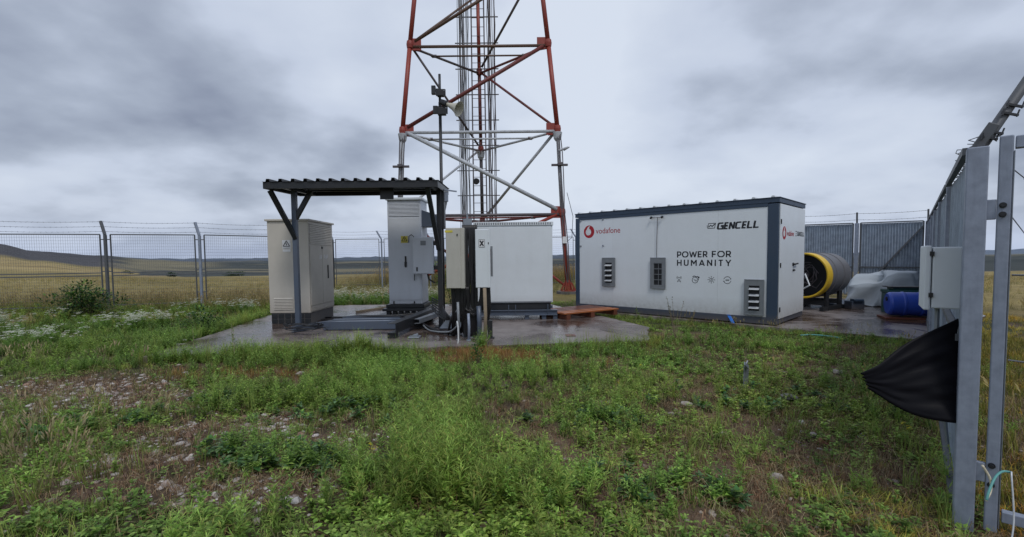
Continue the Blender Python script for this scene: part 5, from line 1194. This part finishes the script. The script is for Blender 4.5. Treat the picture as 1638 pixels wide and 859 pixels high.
# --- white flowers
FL = [(20, 520, 1.3, .8, .7), (90, 545, 1.5, .8, .5), (20, 560, 1.0, .5, .9), (200, 530, 1.1, .5, 1.1), (260, 525, .9, .5, 1.1), (130, 560, 1.2, .4, .5), (160, 535, 1., .5, .8), (370, 492, 1.4, 1.2, .9), (400, 500, .9, .8, .9), (330, 500, .8, .8, .4), (-60, 540, 1.4, .9, .8), (230, 545, .9, .3, .6), (290, 545, .5, .3, .25), (300, 582, .5, .2, .25)]
X, Y = patch(120, FL); m_t = (fbm(X, Y, .9, 411) > .54) & (rng.random(len(X)) < .75); X, Y = X[m_t], Y[m_t]
scatter('white_flowers', [p_umbel() for _ in range(7)], P3(X, Y, .02), rng.uniform(.85, 1.35, len(X)), 'leaf', rng.uniform(.85, 1.1, (len(X), 1))*np.ones((1, 3)), .1)
X = rng.uniform(-6.7, -2.6, 420); Y = rng.uniform(15.5, 18.2, 420)
scatter('white_flowers', [p_umbel(.42) for _ in range(6)]+[p_weed(.3, 5, 16, .07, wl=.5) for _ in range(4)], P3(X, Y, .02), rng.uniform(.8, 1.25, len(X)), 'leaf', rng.uniform(.8, 1.1, (len(X), 1))*np.ones((1, 3)), .1)
# --- lush strip between slab and left fence
X = rng.uniform(-19, -5.8, 5200); Y = rng.uniform(7.8, 17.0, 5200); m = free(X, Y) & (rng.random(5200) < np.clip(fbm(X, Y, 2.0, 15)*1.8-.15, 0, 1)); X, Y = X[m], Y[m]
scatter('side_weeds', [p_weed(.24, 5, 14, .065) for _ in range(4)]+[p_grass(18, (.12, .3), .009, (GR, YGR, DGR), .08, (.1, .8)) for _ in range(5)], P3(X, Y), rng.uniform(.6, 1.15, len(X)), 'leaf', tints(X, Y, .35, 16, .7))
# --- dry tall grass along and beyond the fence
def dry(n, x0, x1, y0, y1, h, nm, sc=(.6, 1.1), green=.25, tint_=(1, 1, 1), seed=3):
    X = rng.uniform(x0, x1, n); Y = rng.uniform(y0, y1, n); m = free(X, Y) & (rng.random(n) < np.clip(fbm(X, Y, 2.5, seed)*2.0-.2, .05, 1)); X, Y = X[m], Y[m]
    cols = (STR, (.27, .20, .09), YGR, (.24, .17, .10))
    scatter(nm, [p_tall(h, 14, cols, True, .16) for _ in range(6)], P3(X, Y), rng.uniform(*sc, len(X)), 'dry', rng.uniform(.6, 1.0, (len(X), 1))*np.array([tint_]))
dry(1500, -22, -7.5, 14.6, 19, .5, 'dry_grass', (.5, 1.1), tint_=(.8, .75, .6))
dry(5200, -60, -8, 19, 42, .42, 'field_grass', (.3, .65), tint_=(1.1, .95, .62))
dry(3400, -9.3, 8, 26.5, 42, .95, 'tall_dry_grass', (.6, 1.15), tint_=(.88, .70, .44))
dry(900, -9.5, 8, 19.5, 26, .5, 'yard_dry_grass', (.5, 1.0), tint_=(.7, .8, .6))
dry(3500, 3.6, 40, 2.4, 40, .35, 'outside_grass', (.5, 1.1), tint_=(.95, .9, .62), seed=9)
X = rng.uniform(2.8, 9, 5000); Y = rng.uniform(2.2, 9, 5000); m = outside_right(X, Y); X, Y = X[m], Y[m]
scatter('outside_short_grass', [p_tall(.16, 14, (STR, YGR, YGR), False, .08) for _ in range(4)], P3(X, Y), rng.uniform(.5, 1.1, len(X)), 'dry', rng.uniform(.6, 1.1, (len(X), 1))*np.array([[.95, .85, .55]]))
# --- gravel
X, Y = patch(1000, GRAVEL); n = len(X); gc3 = np.array([(.46, .42, .40), (.32, .27, .25), (.56, .53, .51), (.27, .17, .13)])[rng.integers(0, 4, n)]*rng.uniform(.7, 1.2, (n, 1))
scatter('gravel', [p_stone() for _ in range(6)], P3(X, Y, -.002), np.minimum(rng.gamma(1.3, .0105, n), .055)+.004, 'gravel', gc3, 0)
X, Y = sample(1500, 2.2, 9, power=.6); m = free(X, Y); X, Y = X[m], Y[m]; n = len(X)
scatter('scattered_stones', [p_stone() for _ in range(5)], P3(X, Y, .004), rng.gamma(2.5, .006, n)+.004, 'gravel', np.array([[.30, .26, .23]])*rng.uniform(.7, 1.3, (n, 1)), 0)
# --- a few yellow flowers (countable: each a thing)
YF = [(990, 617), (967, 652), (1453, 698), (1446, 690), (1186, 590), (600, 733), (592, 728), (1025, 588)]
ylab = ['yellow flower head above the weeds in centre right grass', 'yellow flower lower left of the other centre right one', 'bright yellow flower near gate post foot, right one', 'bright yellow flower near gate post foot, left one', 'small yellow flower beside the bent metal strip', 'yellow flower left of the feathery foreground plants, right one', 'yellow flower left of the feathery foreground plants, left one', 'tiny yellow flower in grass before the white container']
for (px, py), lb in zip(YF, ylab):
    c = G(px, py+22, -.08); o = scatter('yellow_flower', [p_yellow()], np.array([[0, 0, 0.]]), np.array([1.0]), 'leaf', None, .05, kind=None, label=lb, cat='flower', group='yellow flowers in the grass'); o.location = (c[0], c[1], float(gz(np.array([c[0]]), np.array([c[1]]))[0]))
# --- shrubs
def shrub(name, x, y, rx, rz, n, L, cols, label, dark=1.0, stems=9, group=None):
    root = empty(name, (x, y, float(gz(np.array([x]), np.array([y]))[0])), 0, label, 'shrub', group)
    s = Proto(); ctr = [(random.uniform(-.6, .6)*rx, random.uniform(-.5, .5)*rx, random.uniform(.3, .85)*rz, random.uniform(.25, .45)) for _ in range(12)]
    for _ in range(n):
        cx, cy, cz, cr = random.choice(ctr); d = np.random.default_rng(random.randrange(10**9)).normal(size=3); d /= np.linalg.norm(d); rr = random.random()**.4
        p = np.array([cx+d[0]*cr*rx*rr, cy+d[1]*cr*rx*rr, max(.02, cz+d[2]*cr*rz*rr)])
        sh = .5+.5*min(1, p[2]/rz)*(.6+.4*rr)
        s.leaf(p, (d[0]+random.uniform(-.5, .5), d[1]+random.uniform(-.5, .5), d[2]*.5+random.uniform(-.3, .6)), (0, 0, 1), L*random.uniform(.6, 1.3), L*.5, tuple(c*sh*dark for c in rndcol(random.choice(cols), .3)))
    v, t, c = s.arr(); o = np_mesh('foliage', v, t, MT['leaf'], c); o.parent = root
    m = MB()
    for k in range(stems):
        cx, cy, cz, cr = random.choice(ctr); m.tube([(0, 0, -.05), (cx*.4, cy*.4, cz*.5), (cx, cy, cz)], [.016, .011, .005], 5)
    m.build('stem', 'woodpost', root); return root
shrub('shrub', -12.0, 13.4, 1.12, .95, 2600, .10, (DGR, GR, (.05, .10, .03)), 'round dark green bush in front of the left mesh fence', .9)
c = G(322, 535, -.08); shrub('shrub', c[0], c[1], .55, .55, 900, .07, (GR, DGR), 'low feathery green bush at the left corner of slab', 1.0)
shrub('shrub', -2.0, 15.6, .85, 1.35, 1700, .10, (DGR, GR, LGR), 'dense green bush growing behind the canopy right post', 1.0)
c = G(765, 588, -.08); shrub('leafy_weed', c[0], c[1], .13, .36, 220, .05, (GR, DGR), 'single upright leafy weed growing before the rusty dry patch', 1.0, 4)
c = G(1080, 548, -.08)
wd = empty('tall_weed', (c[0], c[1], -.08), 0, 'thin tall flowering weed against the white container wall', 'weed')
s = Proto(); m = MB()
for k in range(9):
    a = random.uniform(-.5, .5); H = random.uniform(.5, .92); q = random.uniform(-.12, .12)
    top = (sin(a)*H*.55, q, H); m.tube([(0, 0, 0), (top[0]*.4, q*.5, H*.5), top], [.005, .004, .002], 4)
    for j in range(16):
        t = random.uniform(.45, 1.05); s.leaf(np.array(top)*t, (random.uniform(-1, 1), random.uniform(-1, 1), random.uniform(0, 1)), (0, 0, 1), .035, .018, rndcol((.10, .12, .07)))
v, t, c_ = s.arr(); o = np_mesh('foliage', v, t, MT['leaf'], c_); o.parent = wd; m.build('stem', 'woodpost', wd)
for px, py, dy, H in ((310, 560, 0, .5), (375, 575, 0, .6), (372, 560, 0, .55), (1018, 500, 0, .3)):
    c = G(px, py+10, -.08); wd = empty('spiky_weed', (c[0], c[1], -.07), 0, {310: 'tall spiky weed at the far left tip of the slab', 375: 'tallest spiky weed standing before left slab corner', 372: 'spiky weed just behind the tallest one', 1018: 'small spiky weed against lower container wall'}[px], 'weed', 'spiky weeds')
    s = Proto(); m = MB(); m.tube([(0, 0, 0), (.01, 0, H*.5), (0, 0, H)], [.006, .005, .002], 4); m.build('stem', 'woodpost', wd)
    for j in range(46):
        t = random.random(); b_ = random.uniform(0, 6.28); s.leaf((0, 0, H*t), (cos(b_), sin(b_), .5), (0, 0, 1), .16*(1.1-t), .014, rndcol(GR))
    v, t, c_ = s.arr(); o = np_mesh('foliage', v, t, MT['leaf'], c_); o.parent = wd
for i, (px, py, w_) in enumerate([(205, 432, 1.5), (274, 446, .9), (376, 444, 1.3), (378, 450, 1.8)]):
    Yd = [95, 58, 62, 52][i]; d = direction(px, py); X_ = d[0]/d[1]*Yd
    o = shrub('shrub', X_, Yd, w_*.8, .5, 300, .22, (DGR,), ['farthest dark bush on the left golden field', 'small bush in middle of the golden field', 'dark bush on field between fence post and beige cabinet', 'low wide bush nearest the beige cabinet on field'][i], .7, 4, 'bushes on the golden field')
# ================================================================= WORLD
w = bpy.data.worlds.new('World'); SC.world = w; w.use_nodes = True; nt = w.node_tree; nt.nodes.clear()
out = N(nt, 'ShaderNodeOutputWorld'); bg = N(nt, 'ShaderNodeBackground'); nt.links.new(bg.outputs[0], out.inputs[0])
sky = N(nt, 'ShaderNodeTexSky'); sky.sky_type = 'NISHITA'; sky.sun_disc = False; sky.sun_elevation = radians(55); sky.sun_rotation = radians(200); sky.air_density = 1.2; sky.dust_density = 2
bgs = N(nt, 'ShaderNodeBackground'); bgs.inputs[1].default_value = .1; nt.links.new(sky.outputs[0], bgs.inputs[0])
tc = N(nt, 'ShaderNodeTexCoord'); sp = N(nt, 'ShaderNodeSeparateXYZ'); nt.links.new(tc.outputs['Generated'], sp.inputs[0])
def math_(op, a, b_=None, c=None, clamp=False):
    n = N(nt, 'ShaderNodeMath', operation=op, use_clamp=clamp)
    for i, v in enumerate((a, b_, c)):
        if v is None: continue
        if isinstance(v, (int, float)): n.inputs[i].default_value = v
        else: nt.links.new(v, n.inputs[i])
    return n.outputs[0]
zz_ = math_('ADD', math_('MAXIMUM', sp.outputs[2], 0.), .30)
cx = N(nt, 'ShaderNodeCombineXYZ'); cx.name = 'plane'; nt.links.new(math_('DIVIDE', sp.outputs[0], zz_), cx.inputs[0]); nt.links.new(math_('DIVIDE', sp.outputs[1], zz_), cx.inputs[1])
def wn(scale, det, rg, off, dist=0):
    mp = N(nt, 'ShaderNodeMapping'); mp.inputs['Location'].default_value = off; nt.links.new(cx.outputs[0], mp.inputs[0])
    n = N(nt, 'ShaderNodeTexNoise'); n.inputs['Scale'].default_value = scale; n.inputs['Detail'].default_value = det; n.inputs['Roughness'].default_value = rg; n.inputs['Distortion'].default_value = dist; nt.links.new(mp.outputs[0], n.inputs['Vector']); return n.outputs[0]
n1 = wn(1.1, 4, .46, (3.1, 1.7, 0), .0); n2 = wn(2.6, 6, .48, (7.7, 4.2, 0), .0)
val = math_('ADD', math_('MULTIPLY', math_('SUBTRACT', n1, .5), 1.2), math_('MULTIPLY', math_('SUBTRACT', n2, .5), 1.0))
val = math_('ADD', val, .585)
SKYB = [(1060, 150, .28, .20), (560, 110, .20, .11), (740, 110, .2, .05), (330, 290, .16, .14), (1350, 335, .16, .22), (1000, 310, .18, .14), (30, 230, .3, -.12), (230, 150, .2, -.14), (450, 330, .2, -.12), (1480, 150, .40, -.16), (1250, 120, .2, -.06), (120, 310, .3, -.16), (850, 260, .2, .03), (1620, 340, .15, .05), (70, 60, .30, .24), (300, 120, .2, .06)]
for px, py, wd_, am in SKYB:
    d = direction(px, py); dn = N(nt, 'ShaderNodeVectorMath', operation='DOT_PRODUCT'); nt.links.new(tc.outputs['Generated'], dn.inputs[0]); dn.inputs[1].default_value = tuple(d)
    mr = N(nt, 'ShaderNodeMapRange', interpolation_type='SMOOTHERSTEP'); mr.inputs[1].default_value = cos(wd_*1.6); mr.inputs[2].default_value = 1.0; mr.inputs[3].default_value = 0; mr.inputs[4].default_value = am
    nt.links.new(dn.outputs['Value'], mr.inputs[0]); val = math_('ADD', val, mr.outputs[0])
cr = N(nt, 'ShaderNodeValToRGB'); e = cr.color_ramp.elements; e[0].position = .1; e[0].color = (.19, .22, .30, 1); e[1].position = .95; e[1].color = (.58, .635, .73, 1)
x = e.new(.38); x.color = (.325, .37, .46, 1); x = e.new(.6); x.color = (.475, .53, .64, 1)
nt.links.new(val, cr.inputs[0])
# pale streaks near the horizon
hz_ = N(nt, 'ShaderNodeMapRange', interpolation_type='SMOOTHSTEP'); hz_.inputs[1].default_value = .0; hz_.inputs[2].default_value = .085; hz_.inputs[3].default_value = .55; hz_.inputs[4].default_value = 0; nt.links.new(sp.outputs[2], hz_.inputs[0])
cl_ = mix(nt, hz_.outputs[0], cr.outputs[0], (.40, .475, .65))
bgc = N(nt, 'ShaderNodeBackground'); nt.links.new(cl_, bgc.inputs[0]); bgc.inputs[1].default_value = 1.22
ms = N(nt, 'ShaderNodeMixShader'); ms.inputs[0].default_value = .93; nt.links.new(bgs.outputs[0], ms.inputs[1]); nt.links.new(bgc.outputs[0], ms.inputs[2]); nt.links.new(ms.outputs[0], out.inputs[0])
nt.nodes.remove(bg)
sd = bpy.data.lights.new('sun', 'SUN'); sd.energy = 1.4; sd.angle = radians(14); sd.color = (1, .97, .93); so = bpy.data.objects.new('sun', sd); COL.objects.link(so)
so.rotation_euler = (radians(35), 0, radians(20))
SC.view_settings.view_transform = 'Standard'; SC.view_settings.look = 'None'; SC.view_settings.exposure = 0
SC.cycles.use_denoising = True
SC.cycles.max_bounces = 6
